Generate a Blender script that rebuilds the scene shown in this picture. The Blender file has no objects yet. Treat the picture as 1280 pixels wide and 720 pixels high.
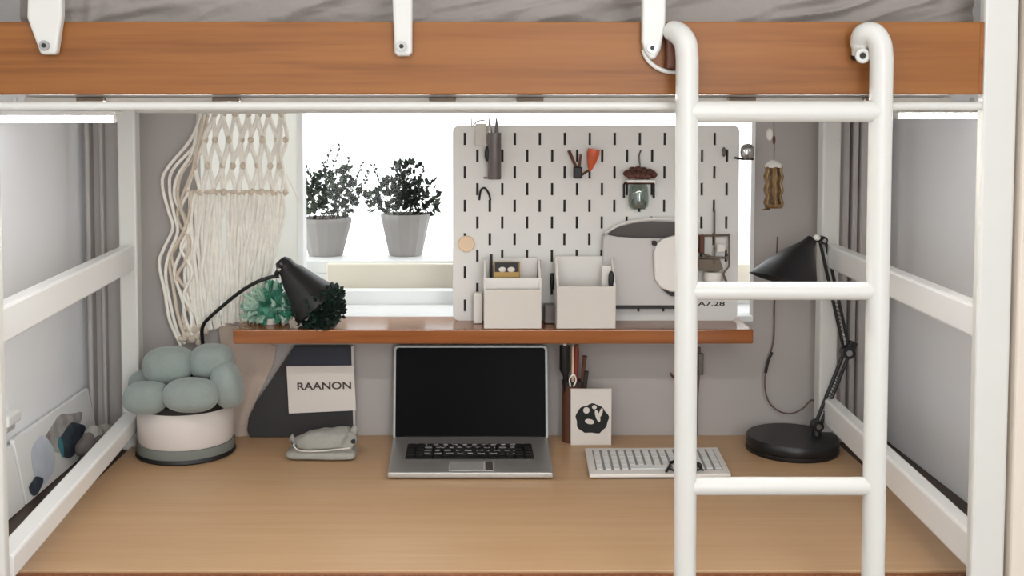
import bpy, bmesh, math, random
from mathutils import Vector, Matrix, noise as mnoise
random.seed(7)
PI = math.pi
sc = bpy.context.scene
COL = sc.collection

# ------------------------------------------------------------------ camera
F = 1378.0                      # focal length in pixels of the 1280 wide frame
PITCH = math.radians(3.2)
PX0, PY0 = 590.0, 150.0 + F*math.tan(PITCH)
CAMZ, DESK = 1.40, 0.74
cd = bpy.data.cameras.new('camera'); cam = bpy.data.objects.new('camera', cd); COL.objects.link(cam)
cam.location = (0, 0, CAMZ); cam.rotation_euler = (PI/2 - PITCH, 0, 0)
cd.sensor_width = 36; cd.lens = F/1280*36
cd.shift_x = (640-PX0)/1280; cd.shift_y = (PY0-360)/1280
cd.clip_start = 0.02
sc.camera = cam

# ------------------------------------------------------------------ world, lights, exposure
w = bpy.data.worlds.new('daylight'); sc.world = w; w.use_nodes = True
w.node_tree.nodes['Background'].inputs[0].default_value = (0.98, 0.99, 1.0, 1)
w.node_tree.nodes['Background'].inputs[1].default_value = 2.4
def area(name, loc, target, sx, sy, power, color):
    l = bpy.data.lights.new(name, 'AREA'); l.shape = 'RECTANGLE'; l.size = sx; l.size_y = sy
    l.energy = power; l.color = color
    o = bpy.data.objects.new(name, l); COL.objects.link(o); o.location = loc
    o.rotation_euler = (Vector(target)-Vector(loc)).to_track_quat('-Z', 'Y').to_euler()
    return o
area('added_room_fill', (0.50, -0.7, 1.45), (-0.45, 2.2, 1.05), 0.6, 1.5, 22, (0.96, 0.985, 1.0))  # added fill behind the camera, aimed at the left wall; no window there
area('added_side_fill', (-0.55, -0.9, 1.55), (0.6, 2.2, 1.0), 0.4, 1.4, 9, (0.96, 0.985, 1.0))  # weaker added fill from the other side, for the right wall
area('room_ceiling_light', (0.1, 0.35, 2.45), (0.1, 1.2, 0.5), 1.0, 0.8, 5, (1.0, 0.985, 0.96))
sc.view_settings.view_transform = 'Standard'; sc.view_settings.look = 'None'
sc.view_settings.gamma = 1; sc.view_settings.use_curve_mapping = False
sc.view_settings.exposure = -0.08

# ------------------------------------------------------------------ pixel -> place, at a real distance
_s, _c = math.sin(PITCH), math.cos(PITCH)
def ray(px, py):
    xc = (px-PX0)/F; yc = -(py-PY0)/F
    return Vector((xc, _c + yc*_s, -_s + yc*_c))
def at(px, py, Y):
    d = ray(px, py); return Vector((0, 0, CAMZ)) + d*(Y/d.y)
def on(px, py, z):
    d = ray(px, py); return Vector((0, 0, CAMZ)) + d*((z-CAMZ)/d.z)
def zat(py, Y): return at(PX0, py, Y).z
def ppm(Y): return Y/F          # metres per pixel at distance Y

# ------------------------------------------------------------------ materials
def srgb(c):
    return tuple(((v/255)/12.92 if v/255 <= .04045 else (((v/255)+.055)/1.055)**2.4) for v in c) + (1,)
def mat(name, rgb, rough=.5, metal=0, var=0.0, scale=20, bump=0.0, bscale=60, spec=.5, stretch=(1, 1, 1), rgb2=None, emit=None, alpha=None, trans=0, sheen=0, sss=0):
    m = bpy.data.materials.new(name); m.use_nodes = True
    nt = m.node_tree; b = nt.nodes['Principled BSDF']
    c1 = srgb(rgb); b.inputs['Base Color'].default_value = c1
    b.inputs['Roughness'].default_value = rough; b.inputs['Metallic'].default_value = metal
    b.inputs['Specular IOR Level'].default_value = spec
    if sheen: b.inputs['Sheen Weight'].default_value = sheen
    if trans: b.inputs['Transmission Weight'].default_value = trans
    tc = nt.nodes.new('ShaderNodeTexCoord'); mp = nt.nodes.new('ShaderNodeMapping')
    mp.inputs['Scale'].default_value = stretch; nt.links.new(tc.outputs['Object'], mp.inputs[0])
    if var or rgb2:
        n = nt.nodes.new('ShaderNodeTexNoise'); n.inputs['Scale'].default_value = scale; n.inputs['Detail'].default_value = 5
        nt.links.new(mp.outputs[0], n.inputs['Vector'])
        r = nt.nodes.new('ShaderNodeValToRGB'); nt.links.new(n.outputs[0], r.inputs[0])
        c2 = srgb(rgb2) if rgb2 else tuple(max(0, v*(1-var)) for v in c1[:3]) + (1,)
        r.color_ramp.elements[0].position = .3; r.color_ramp.elements[1].position = .7
        r.color_ramp.elements[0].color = c2; r.color_ramp.elements[1].color = c1
        nt.links.new(r.outputs[0], b.inputs['Base Color'])
    if bump:
        n2 = nt.nodes.new('ShaderNodeTexNoise'); n2.inputs['Scale'].default_value = bscale; n2.inputs['Detail'].default_value = 4
        nt.links.new(mp.outputs[0], n2.inputs['Vector'])
        bp = nt.nodes.new('ShaderNodeBump'); bp.inputs['Strength'].default_value = bump; bp.inputs['Distance'].default_value = .004
        nt.links.new(n2.outputs[0], bp.inputs['Height']); nt.links.new(bp.outputs[0], b.inputs['Normal'])
    if emit:
        b.inputs['Emission Color'].default_value = srgb(emit[0]); b.inputs['Emission Strength'].default_value = emit[1]
    return m
def wood(name, base, dark, light, fine=1.0, rough=.42):
    m = bpy.data.materials.new(name); m.use_nodes = True
    nt = m.node_tree; b = nt.nodes['Principled BSDF']; b.inputs['Roughness'].default_value = rough
    b.inputs['Specular IOR Level'].default_value = .35
    tc = nt.nodes.new('ShaderNodeTexCoord')
    def nz(stretch, scale, detail, dist=0):
        mp = nt.nodes.new('ShaderNodeMapping'); mp.inputs['Scale'].default_value = stretch
        nt.links.new(tc.outputs['Object'], mp.inputs[0])
        n = nt.nodes.new('ShaderNodeTexNoise'); n.inputs['Scale'].default_value = scale; n.inputs['Detail'].default_value = detail
        n.inputs['Distortion'].default_value = dist
        nt.links.new(mp.outputs[0], n.inputs['Vector']); return n
    n1 = nz((1.2*fine, 22*fine, 22*fine), 1.6, 6, .6); n2 = nz((6*fine, 160*fine, 160*fine), 1.0, 3)
    mx = nt.nodes.new('ShaderNodeMath'); mx.operation = 'MULTIPLY_ADD'; mx.inputs[1].default_value = .35
    nt.links.new(n2.outputs[0], mx.inputs[0])
    m2 = nt.nodes.new('ShaderNodeMath'); m2.operation = 'MULTIPLY'; m2.inputs[1].default_value = .65
    nt.links.new(n1.outputs[0], m2.inputs[0]); nt.links.new(m2.outputs[0], mx.inputs[2])
    r = nt.nodes.new('ShaderNodeValToRGB'); nt.links.new(mx.outputs[0], r.inputs[0])
    e = r.color_ramp.elements; e[0].position = .34; e[0].color = srgb(dark); e[1].position = .66; e[1].color = srgb(light)
    e2 = e.new(.5); e2.color = srgb(base)
    nt.links.new(r.outputs[0], b.inputs['Base Color'])
    bp = nt.nodes.new('ShaderNodeBump'); bp.inputs['Strength'].default_value = .15; bp.inputs['Distance'].default_value = .001
    nt.links.new(n2.outputs[0], bp.inputs['Height']); nt.links.new(bp.outputs[0], b.inputs['Normal'])
    return m
def glassy(name, tint, gloss=.06):
    m = bpy.data.materials.new(name); m.use_nodes = True; nt = m.node_tree; nt.nodes.clear()
    o = nt.nodes.new('ShaderNodeOutputMaterial'); mx = nt.nodes.new('ShaderNodeMixShader'); mx.inputs[0].default_value = gloss
    t = nt.nodes.new('ShaderNodeBsdfTransparent'); t.inputs[0].default_value = tint
    g = nt.nodes.new('ShaderNodeBsdfGlossy'); g.inputs['Roughness'].default_value = .04
    nt.links.new(t.outputs[0], mx.inputs[1]); nt.links.new(g.outputs[0], mx.inputs[2]); nt.links.new(mx.outputs[0], o.inputs[0])
    return m
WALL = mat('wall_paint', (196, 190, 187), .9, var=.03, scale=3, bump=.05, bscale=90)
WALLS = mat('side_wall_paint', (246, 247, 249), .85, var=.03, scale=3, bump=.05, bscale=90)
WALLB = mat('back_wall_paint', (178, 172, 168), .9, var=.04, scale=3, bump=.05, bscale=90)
CEIL = mat('ceiling_paint', (235, 235, 232), .9)
FLOORM = wood('floor_oak', (150, 115, 85), (120, 90, 65), (170, 135, 100), .6)
BEIGE = mat('beige_paint', (226, 214, 200), .6, var=.03, scale=4)
WHITE = mat('white_enamel', (217, 216, 210), .32, var=.02, scale=8, bump=.02, bscale=40)
WHITEB = mat('white_lacquer', (240, 240, 238), .25, var=.02, scale=9)
FRAMEW = mat('white_window_paint', (244, 246, 245), .4)
PINE = mat('pale_pine', (254, 244, 226), .5, var=.04, scale=6, stretch=(1, 12, 12))
OAK = wood('honey_oak', (142, 88, 40), (124, 74, 31), (152, 97, 46), 1.0)
SHELFW = wood('shelf_oak', (146, 88, 48), (128, 73, 37), (158, 98, 56), 1.2, .14)
DESKW = wood('desk_oak', (190, 155, 118), (186, 150, 112), (195, 161, 124), 1.2, .38)
GAPSHADE = mat('gap_shade_brown', (58, 38, 26), .5, var=.2, scale=10)  # shade of the gap under the lower side rails, as a colour
LIPW = wood('desk_lip_wood', (128, 74, 42), (105, 58, 32), (146, 88, 52), 1.4)
SHEET = mat('grey_bed_linen', (160, 152, 146), .95, var=.08, scale=7, bump=.25, bscale=140, sheen=.2)
ROPE = mat('cream_cotton_rope', (248, 244, 234), .95, var=.12, scale=60, bump=.5, bscale=300)
ROPE2 = mat('beige_cotton_rope', (222, 208, 190), .95, var=.15, scale=60, bump=.5, bscale=300)
CLOTH = mat('taupe_cotton', (196, 178, 164), .95, var=.15, scale=18, bump=.4, bscale=120)
PEGW = mat('pegboard_white', (226, 225, 221), .5, var=.02, scale=6)
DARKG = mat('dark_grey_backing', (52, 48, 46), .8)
GREYM = mat('light_grey_metal', (196, 192, 190), .4, var=.02, scale=5)
OFFW = mat('off_white_plastic', (228, 224, 218), .4)
CREAMP = mat('cream_cardboard', (214, 208, 200), .7, var=.03, scale=12)
BLACK = mat('black_enamel', (22, 22, 24), .38, var=.1, scale=14)
BLACKP = mat('black_plastic', (18, 18, 19), .5)
SCREEN = mat('black_glass_screen', (4, 4, 5), .3, spec=.04)
ALU = mat('brushed_aluminium', (190, 188, 184), .35, metal=.65, var=.03, scale=30, stretch=(1, 20, 1))
KEYB = mat('black_key', (34, 33, 34), .5)
KEYW = mat('white_key', (228, 228, 226), .45)
KEYG = mat('grey_key_well', (150, 148, 146), .6)
ALU2 = mat('dark_aluminium', (142, 144, 142), .4, metal=.5)
STEEL = mat('steel', (170, 168, 165), .25, metal=.9)
SAGE = mat('sage_fabric', (142, 153, 148), .95, var=.10, scale=30, bump=.35, bscale=220, sheen=.3)
BANDG = mat('grey_band', (116, 120, 114), .8)
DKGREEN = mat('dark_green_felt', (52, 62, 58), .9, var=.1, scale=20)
DRUM = mat('cream_ceramic', (214, 206, 200), .55, var=.03, scale=5)
GREYF = mat('grey_linen', (164, 162, 154), .95, var=.12, scale=25, bump=.5, bscale=160)
NAVY = mat('charcoal_card', (50, 48, 50), .7, var=.08, scale=8)
NAVY2 = mat('navy_card', (36, 42, 56), .6, var=.1, scale=8)
CARD = mat('white_card', (222, 214, 206), .8, var=.02, scale=12)
INK = mat('black_ink', (28, 30, 30), .8)
INKB = mat('brown_ink', (74, 62, 58), .8)
CEMENT = mat('cement', (168, 163, 160), .8, var=.08, scale=16, bump=.2, bscale=80)
SOIL = mat('soil', (60, 44, 34), 1, var=.4, scale=60, bump=.8, bscale=120)
LEAFD = mat('dark_leaf', (36, 50, 34), .6, var=.35, scale=30)
LEAFP = mat('pale_leaf', (84, 98, 74), .6, var=.3, scale=30)
TEAL = mat('teal_succulent', (64, 138, 112), .5, rgb2=(30, 84, 66), scale=50)
TEALP = mat('pale_succulent', (178, 204, 186), .5, rgb2=(104, 146, 126), scale=50)
LEAFK = mat('blackish_leaf', (20, 28, 24), .5, rgb2=(32, 58, 48), scale=40)
STEM = mat('stem_brown', (74, 66, 46), .8)
BROWN = mat('hook_shadow_brown', (96, 56, 38), .6, var=.2, scale=20)
NUT = mat('brown_seed', (110, 62, 46), .6, rgb2=(60, 34, 28), scale=60)
RED = mat('dark_red_lacquer', (124, 48, 40), .4)
ORANGE = mat('orange_resin', (232, 104, 56), .35, rgb2=(196, 84, 48), scale=40)
BRASS = mat('aged_brass', (150, 122, 84), .4, metal=.5, rgb2=(100, 76, 50), scale=60)
BRONZE = mat('bronze_wire', (112, 100, 86), .5, metal=.4)
GUNM = mat('gunmetal', (112, 104, 102), .4, metal=.4, var=.2, scale=20)
SHADE_FOLD = mat('dark_grey_shade_and_folds', (96, 90, 88), .95)  # painted shade inside the bin, also the bundle's darker folds
PEACH = mat('peach_wood', (232, 204, 172), .6)
GOLD = mat('gold', (158, 128, 76), .4, metal=.5)
def sheer(name, rgb):
    m = bpy.data.materials.new(name); m.use_nodes = True; nt = m.node_tree; nt.nodes.clear()
    o = nt.nodes.new('ShaderNodeOutputMaterial'); mx = nt.nodes.new('ShaderNodeMixShader'); mx.inputs[0].default_value = .5
    d = nt.nodes.new('ShaderNodeBsdfDiffuse'); d.inputs[0].default_value = srgb(rgb)
    t = nt.nodes.new('ShaderNodeBsdfTranslucent'); t.inputs[0].default_value = srgb(rgb)
    nt.links.new(d.outputs[0], mx.inputs[1]); nt.links.new(t.outputs[0], mx.inputs[2]); nt.links.new(mx.outputs[0], o.inputs[0])
    return m
SHEER = sheer('sheer_blind', (240, 240, 236))
GLASSG = glassy('clear_glass', (.98, .99, .99, 1), .008)
JARG = glassy('grey_green_jar_glass', (.78, .83, .81, 1), .12)
FILLGLOW = mat('added_fill_glow', (250, 250, 250), .4, emit=((255, 252, 247), 32.0))  # glow of the added fill strip
TUBEL = mat('lit_tube', (250, 250, 250), .4, emit=((250, 252, 255), 16.0))
CORDB = mat('brown_cord', (104, 80, 70), .7)
BLUEP = mat('blue_grey_print', (176, 188, 208), .7, rgb2=(214, 218, 222), scale=14)
DKPRINT = mat('dark_blue_print', (36, 44, 54), .7, rgb2=(70, 84, 96), scale=30)
TEALPR = mat('teal_print', (66, 140, 150), .7)
GREYPR = mat('warm_grey_print', (132, 124, 120), .7, rgb2=(190, 186, 182), scale=26)

# ------------------------------------------------------------------ mesh helpers
WORLD = {}                      # world origin of each object
def tag(o, label=None, cat=None, group=None, kind=None):
    if label: o['label'] = label
    if cat: o['category'] = cat
    if group: o['group'] = group
    if kind: o['kind'] = kind
    return o
def thing(name, label, cat, loc, group=None):
    o = bpy.data.objects.new(name, None); COL.objects.link(o); o.location = loc
    o.empty_display_size = .03
    WORLD[o.name] = Vector(loc); tag(o, label, cat, group); return o
class MB:
    def __init__(s): s.bm = bmesh.new()
    def box(s, c, d, rot=None):
        M = Matrix.Translation(Vector(c)) @ (rot.to_4x4() if rot else Matrix.Identity(4)) @ Matrix.Diagonal((d[0], d[1], d[2], 1))
        bmesh.ops.create_cube(s.bm, size=1, matrix=M); return s
    def bb(s, a, b):
        a, b = Vector(a), Vector(b); return s.box((a+b)/2, [abs(v) for v in (b-a)])
    def tube(s, pts, r, seg=10, cap=True, closed=False, flat=None):
        pts = [Vector(p) for p in pts]; n = len(pts)
        rs = r if isinstance(r, (list, tuple)) else [r]*n
        T = []
        for i in range(n):
            if closed: t = pts[(i+1) % n]-pts[i-1]
            else: t = pts[min(i+1, n-1)]-pts[max(i-1, 0)]
            T.append(t.normalized() if t.length > 1e-9 else Vector((0, 0, 1)))
        u = T[0].orthogonal().normalized() if flat is None else (Vector(flat)-T[0]*Vector(flat).dot(T[0])).normalized()
        rings = []
        for i in range(n):
            if i:
                u = (u-T[i]*u.dot(T[i]))
                u = u.normalized() if u.length > 1e-6 else T[i].orthogonal().normalized()
            v = T[i].cross(u)
            rings.append([s.bm.verts.new(pts[i]+(u*math.cos(2*PI*k/seg)+v*math.sin(2*PI*k/seg))*rs[i]) for k in range(seg)])
        for i in range(n if closed else n-1):
            a, b = rings[i], rings[(i+1) % n]
            for k in range(seg): s.bm.faces.new((a[k], a[(k+1) % seg], b[(k+1) % seg], b[k]))
        if cap and not closed:
            s.bm.faces.new(rings[0][::-1]); s.bm.faces.new(rings[-1])
        return s
    def cyl(s, a, b, r0, r1=None, seg=24): return s.tube([a, b], [r0, r0 if r1 is None else r1], seg)
    def lathe(s, prof, c, seg=40, rot=None, sq=0):
        rings = []
        for (r, z) in prof:
            ring = []
            for k in range(seg):
                a = 2*PI*k/seg
                v = Vector((max(r, 1e-5)*math.cos(a), max(r, 1e-5)*math.sin(a), z))
                if rot: v = rot @ v
                ring.append(s.bm.verts.new(Vector(c)+v))
            rings.append(ring)
        for a, b in zip(rings, rings[1:]):
            for k in range(seg): s.bm.faces.new((a[k], a[(k+1) % seg], b[(k+1) % seg], b[k]))
        s.bm.faces.new(rings[0][::-1]); s.bm.faces.new(rings[-1]); return s
    def ell(s, c, r, rot=None, seg=20, rings=12, p=1.0, amp=0, fr=20):
        M = rot if rot else Matrix.Identity(3)
        vs = bmesh.ops.create_uvsphere(s.bm, u_segments=seg, v_segments=rings, radius=1)['verts']
        f = lambda t: math.copysign(abs(t)**p, t)
        for v in vs:
            q = Vector((f(v.co.x)*r[0], f(v.co.y)*r[1], f(v.co.z)*r[2]))
            if amp:
                wv = Vector(c)+q; q *= 1+amp*mnoise.noise(wv*fr)
            v.co = Vector(c)+M @ q
        return s
    def prism(s, pts, thick, Y=None, off=(0, 0, 0)):
        """pts: 3-D outline, extruded along +Y by thick"""
        a = [s.bm.verts.new(Vector(p)+Vector(off)) for p in pts]
        b = [s.bm.verts.new(Vector(p)+Vector(off)+Vector((0, thick, 0))) for p in pts]
        n = len(a)
        s.bm.faces.new(a); s.bm.faces.new(b[::-1])
        for i in range(n): s.bm.faces.new((a[i], b[i], b[(i+1) % n], a[(i+1) % n]))
        return s
    def face(s, pts): s.bm.faces.new([s.bm.verts.new(Vector(p)) for p in pts]); return s
    def build(s, name, m, parent=None, smooth=True, bevel=0, seg=2, sub=0, angle=40):
        bm = s.bm
        bmesh.ops.recalc_face_normals(bm, faces=bm.faces[:])
        if parent is not None: org = WORLD[parent.name]
        else:
            xs = [v.co for v in bm.verts]
            org = Vector(((min(v.x for v in xs)+max(v.x for v in xs))/2, (min(v.y for v in xs)+max(v.y for v in xs))/2, min(v.z for v in xs)))
        bmesh.ops.translate(bm, verts=bm.verts[:], vec=-org)
        me = bpy.data.meshes.new(name); bm.to_mesh(me); bm.free()
        me.materials.append(m)
        if smooth:
            for p in me.polygons: p.use_smooth = True
            if hasattr(me, 'set_sharp_from_angle'): me.set_sharp_from_angle(angle=math.radians(angle))
        o = bpy.data.objects.new(name, me); COL.objects.link(o)
        if parent is not None: o.parent = parent
        else: o.location = org
        WORLD[o.name] = Vector(org)
        if bevel:
            md = o.modifiers.new('bevel', 'BEVEL'); md.width = bevel; md.segments = seg; md.limit_method = 'ANGLE'; md.angle_limit = math.radians(50)
        if sub:
            md = o.modifiers.new('sub', 'SUBSURF'); md.levels = sub; md.render_levels = sub
        return o
def struct(o): o['kind'] = 'structure'; return o
def smoothpath(pts, n=6):
    pts = [Vector(p) for p in pts]; out = []
    P = [pts[0]*2-pts[1]]+pts+[pts[-1]*2-pts[-2]]
    for i in range(1, len(P)-2):
        for k in range(n):
            t = k/n
            a, b, c, d = P[i-1:i+3]
            out.append(.5*((2*b)+(c-a)*t+(2*a-5*b+4*c-d)*t*t+(3*b-a-3*c+d)*t**3))
    out.append(pts[-1]); return out
def text_part(name, body, size, m, parent, loc, rotz=0, width=None, rotx=PI/2, extrude=.0002, bold=True):
    cu = bpy.data.curves.new(name, 'FONT'); cu.body = body; cu.size = size; cu.extrude = extrude
    cu.align_x = 'CENTER'; cu.align_y = 'CENTER'
    t = bpy.data.objects.new(name+'_tmp', cu); COL.objects.link(t)
    bpy.context.view_layer.update()
    me = bpy.data.meshes.new_from_object(t.evaluated_get(bpy.context.evaluated_depsgraph_get()))
    bpy.data.objects.remove(t)
    if bold:
        b2 = bmesh.new(); b2.from_mesh(me)
        for dx_, dy_ in ((size*.035, 0), (size*.035, size*.03), (0, size*.03)):
            tmp = bmesh.new(); tmp.from_mesh(me); bmesh.ops.translate(tmp, verts=tmp.verts[:], vec=(dx_, dy_, dx_*.02+dy_*.03)); m3 = bpy.data.meshes.new('t'); tmp.to_mesh(m3); tmp.free(); b2.from_mesh(m3); bpy.data.meshes.remove(m3)
        b2.to_mesh(me); b2.free()
    if width:
        xs = [v.co.x for v in me.vertices]; k = width/(max(xs)-min(xs))
        for v in me.vertices: v.co.x *= k
    me.materials.clear(); me.materials.append(m)
    R = Matrix.Rotation(rotz, 4, 'Y') @ Matrix.Rotation(rotx, 4, 'X')
    me.transform(Matrix.Translation(Vector(loc)-WORLD[parent.name]) @ R)
    o = bpy.data.objects.new(name, me); COL.objects.link(o); o.parent = parent; WORLD[o.name] = WORLD[parent.name]
    return o

# ================================================================== SETTING
YW = 2.28                       # back wall
XL, XR = -0.805, 0.865          # side walls
wl, wr = at(246, 200, YW).x, at(944, 200, YW).x
wb = zat(412, 2.135)+.001; wt = 1.72
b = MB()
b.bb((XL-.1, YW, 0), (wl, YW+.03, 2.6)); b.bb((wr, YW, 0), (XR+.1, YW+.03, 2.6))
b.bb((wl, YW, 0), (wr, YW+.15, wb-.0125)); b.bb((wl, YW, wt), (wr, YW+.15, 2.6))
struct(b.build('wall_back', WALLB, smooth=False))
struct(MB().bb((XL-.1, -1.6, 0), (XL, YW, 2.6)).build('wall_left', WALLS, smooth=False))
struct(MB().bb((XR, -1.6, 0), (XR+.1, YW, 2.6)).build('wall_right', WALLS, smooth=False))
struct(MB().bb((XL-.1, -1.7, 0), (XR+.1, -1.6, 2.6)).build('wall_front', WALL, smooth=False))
struct(MB().bb((XL-.1, -1.7, -.1), (XR+.1, YW+.15, 0)).build('floor', FLOORM, smooth=False))
struct(MB().bb((XL-.1, -1.7, 2.6), (XR+.1, YW+.15, 2.7)).build('ceiling', CEIL, smooth=False))
# beige casing at the right edge
p = at(1275, 300, 1.42)
struct(MB().bb((p.x, 1.42, 0), (XR, 1.50, 2.6)).build('trim_1', BEIGE, smooth=False, bevel=.004))
# vertical mouldings in the back corners
for k, (a, c, dy) in enumerate([(1054, 1062, .03), (1066, 1073, .035), (1077, 1100, .045)]):
    xa, xb = at(a, 250, YW-dy).x, at(c, 250, YW-dy).x
    struct(MB().bb((xa, YW-dy, 0), (xb, YW, 2.6)).build('trim_%d' % (k+2), WALL, smooth=False, bevel=.004))
for k, (a, c, dy) in enumerate([(106, 112, .03), (124, 129, .02)]):
    xa, xb = at(a, 250, YW-dy).x, at(c, 250, YW-dy).x
    struct(MB().bb((xa, YW-dy, 0), (xb, YW, 2.6)).build('trim_%d' % (k+5), WALLB, smooth=False, bevel=.004))
# window: frame, sash, glass, inner sill
YS = YW+.145
win = struct(thing('window_1', None, None, ((wl+wr)/2, YS, wb)))
wlo, wro = wl-.06, wr+.07
xm0, xm1 = at(371, 250, YS).x, at(379, 250, YS).x
b = MB()
b.bb((xm0, YS, wb), (xm1, YS+.05, wt)); b.bb((wlo-.02, YS, wb), (wlo+.02, YS+.05, wt)); b.bb((wro-.03, YS, wb), (wro+.02, YS+.05, wt))
b.bb((xm1, YS+.004, wb-.002), (wro-.03, YS+.045, zat(364, YS))); b.bb((wlo, YS+.004, wt-.04), (wro, YS+.045, wt))
b.build('window_frame', FRAMEW, win, smooth=False, bevel=.003)
MB().bb((wlo+.02, YS+.012, wb+.002), (xm0, YS+.014, wt-.04)).build('sheer_blind', SHEER, win, smooth=False)
MB().bb((xm1, YS+.02, zat(364, YS)), (wro-.03, YS+.024, wt-.04)).build('pane', GLASSG, win, smooth=False)
MB().bb((wl, YW-.002, wb-.012), (wr, YW+.031, wb)).bb((wlo-.02, YW+.0312, wb-.012), (wro+.02, YS+.05, wb)).build('window_sill', FRAMEW, win, smooth=False, bevel=.002)
# outer ledge with pale board
YO = 2.60
lz = zat(324, YO)
led = struct(MB().bb((at(378, 330, YO).x-.2, YO-.03, lz-.03), (wr+.2, YO+.22, lz)).build('trim_7', FRAMEW, smooth=False, bevel=.003))
bz0, bz1 = zat(362, YO-.05), zat(330, YO-.05)
b = MB(); b.bb((at(408, 345, YO-.05).x, YO-.05, bz0), (wr+.2, YO-.03, bz1))
tag(b.build('window_board', PINE, smooth=False, bevel=.003), 'pale pine board fixed outside the window under the two plant pots', 'board')
struct(MB().bb((wl-.4, YO-.03, -.1), (wr+.4, YO+.25, lz-.03)).build('trim_8', FRAMEW, smooth=False))

# ================================================================== LOFT BED
YF = 1.475                      # front post centre
YB = 2.215                      # back post centre
zb0, zb1 = zat(118, 1.43), zat(27, 1.43)
YF = 1.438; fx = (at(1271, 240, YF-.009).x+at(1228, 70, YF-.009).x)/2; fxl = at(-1, 400, YF-.009).x-.0225
bxl, bxr = at(160, 330, YB-.018).x, at(1038, 330, YB-.018).x
bed = thing('loft_bed', 'white metal loft bed frame with honey oak side board above the desk', 'bed', (0.0, YF, 0))
fw, bw = .0222, .018
for (x, y, hw) in ((fx, YF, fw), (fxl, YF, fw), (bxl, YB, bw), (bxr, YB, bw)):
    MB().bb((x-hw, y-(.009 if hw == fw else hw), 0), (x+hw, y+(.009 if hw == fw else hw), 2.15)).build('post', WHITE, bed, smooth=False, bevel=.004)
sbx = fx-fw-.0045
sb = MB().bb((fxl-.03, 1.43, zb0), (sbx, 1.4605, zb1)).build('side_board', OAK, bed, smooth=False, bevel=.002)
sb['label'] = 'long honey-coloured oak side board'
MB().bb((sbx-.0005, 1.4305, zb0+.0005), (sbx+.0043, 1.460, zb1-.0005)).build('end_grain', SHELFW, sb, smooth=False)
# tube rails under the board
zr0, zr1 = zat(138, YF), zat(127, YF)
MB().tube([(fxl+fw, YF+.0, (zr0+zr1)/2), (fx-fw, YF, (zr0+zr1)/2)], (zr1-zr0)/2, 16).build('lower_rail', WHITE, bed)
zq = zat(136, YB)
MB().tube([(bxl+bw, YB, zq), (bxr-bw, YB, zq)], .009, 14).build('back_rail', WHITE, bed)
# side rails
def side_rail(xf, xb, z0, z1, name='side_rail', t=.013):
    b = MB(); s = 1 if xf > 0 else -1
    pts = [(xf-t, YF+fw), (xf+t, YF+fw), (xb+t, YB-bw), (xb-t, YB-bw)]
    lo = [b.bm.verts.new((x, y, z0)) for x, y in pts]; hi = [b.bm.verts.new((x, y, z1)) for x, y in pts]
    b.bm.faces.new(lo[::-1]); b.bm.faces.new(hi)
    for i in range(4): b.bm.faces.new((lo[i], lo[(i+1) % 4], hi[(i+1) % 4], hi[i]))
    return b.build(name, WHITEB, bed, smooth=False, bevel=.004)
side_rail(fxl, bxl, CAMZ-.301, CAMZ-.250); side_rail(fx, bxr, CAMZ-.292, CAMZ-.247)
side_rail(fxl+.004, bxl+.004, CAMZ-.622, CAMZ-.588, t=.016); side_rail(fx, bxr, CAMZ-.607, CAMZ-.556)
for x0, x1, e_ in ((fxl, bxl, -.013), (fx, bxr, .013)):
    side_rail(x0+e_, x1+e_, zb0+.03, zb0+.07, t=.006)
# slats
xa, xb_ = fxl+.04, fx-.04; n = 15
for i in range(n):
    x = xa+(xb_-xa)*(i+.5)/n
    MB().bb((x-.036, 1.487, zb0+.004), (x+.036, 2.19, zb0+.016)).build('slat', WHITE, bed, smooth=False, bevel=.002)
for ya_ in (1.487, 2.17):
    MB().bb((xa, ya_, zb0-.002), (xb_, ya_+.02, zb0+.0035)).build('slat_support', WHITE, bed, smooth=False)
for i in range(6):
    x = xa+.12+(xb_-xa-.2)*i/5+random.uniform(-.08, .08)
    MB().bb((x-.018, 1.470, zb0-.0085), (x+.018, 1.4815, zb0-.0025)).build('rail_clip', BRONZE, bed, smooth=False, bevel=.001)
# guard rail above
zg = zb1+.16
MB().tube([(fxl, 1.422, zg), (fx-.0, 1.422, zg)], .012, 16).build('guard_rail', WHITE, bed)
def bracket(out, bolt, shim=0):
    Y = 1.4145
    P = [at(x, y, Y) for x, y in out]
    top = max(P, key=lambda v: v.z).z
    br = MB().prism(P, .0145).build('guard_bracket', WHITE, bed, smooth=False, bevel=.004, seg=3)
    if bolt:
        q = at(bolt[0], bolt[1], Y)
        MB().cyl(q+Vector((0, -.0035, 0)), q+Vector((0, .002, 0)), .0065, seg=20).build('washer', STEEL, br)
        MB().cyl(q+Vector((0, -.0050, 0)), q+Vector((0, -.003, 0)), .003, seg=6).build('bolt', BLACKP, br)
    return br
bracket([(36, -110), (33, 22), (50, 68), (70, 68), (77, 20), (77, -110)], (56, 57))
bracket([(486, -110), (493, 66), (497, 70), (511, 70), (515, 66), (516, -110)], (502, 58))
bracket([(804, -110), (803, 52), (806, 64), (813, 74), (819, 74), (826, 62), (832, 30), (834, -110)], (815, 60))
lp = [at(x, y, 1.424) for x, y in ((804, 62), (808, 72), (816, 81), (826, 87), (838, 90), (848, 90))]
MB().tube(smoothpath(lp, 4), .003, 10).build('wire_loop', WHITE, bed)

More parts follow.
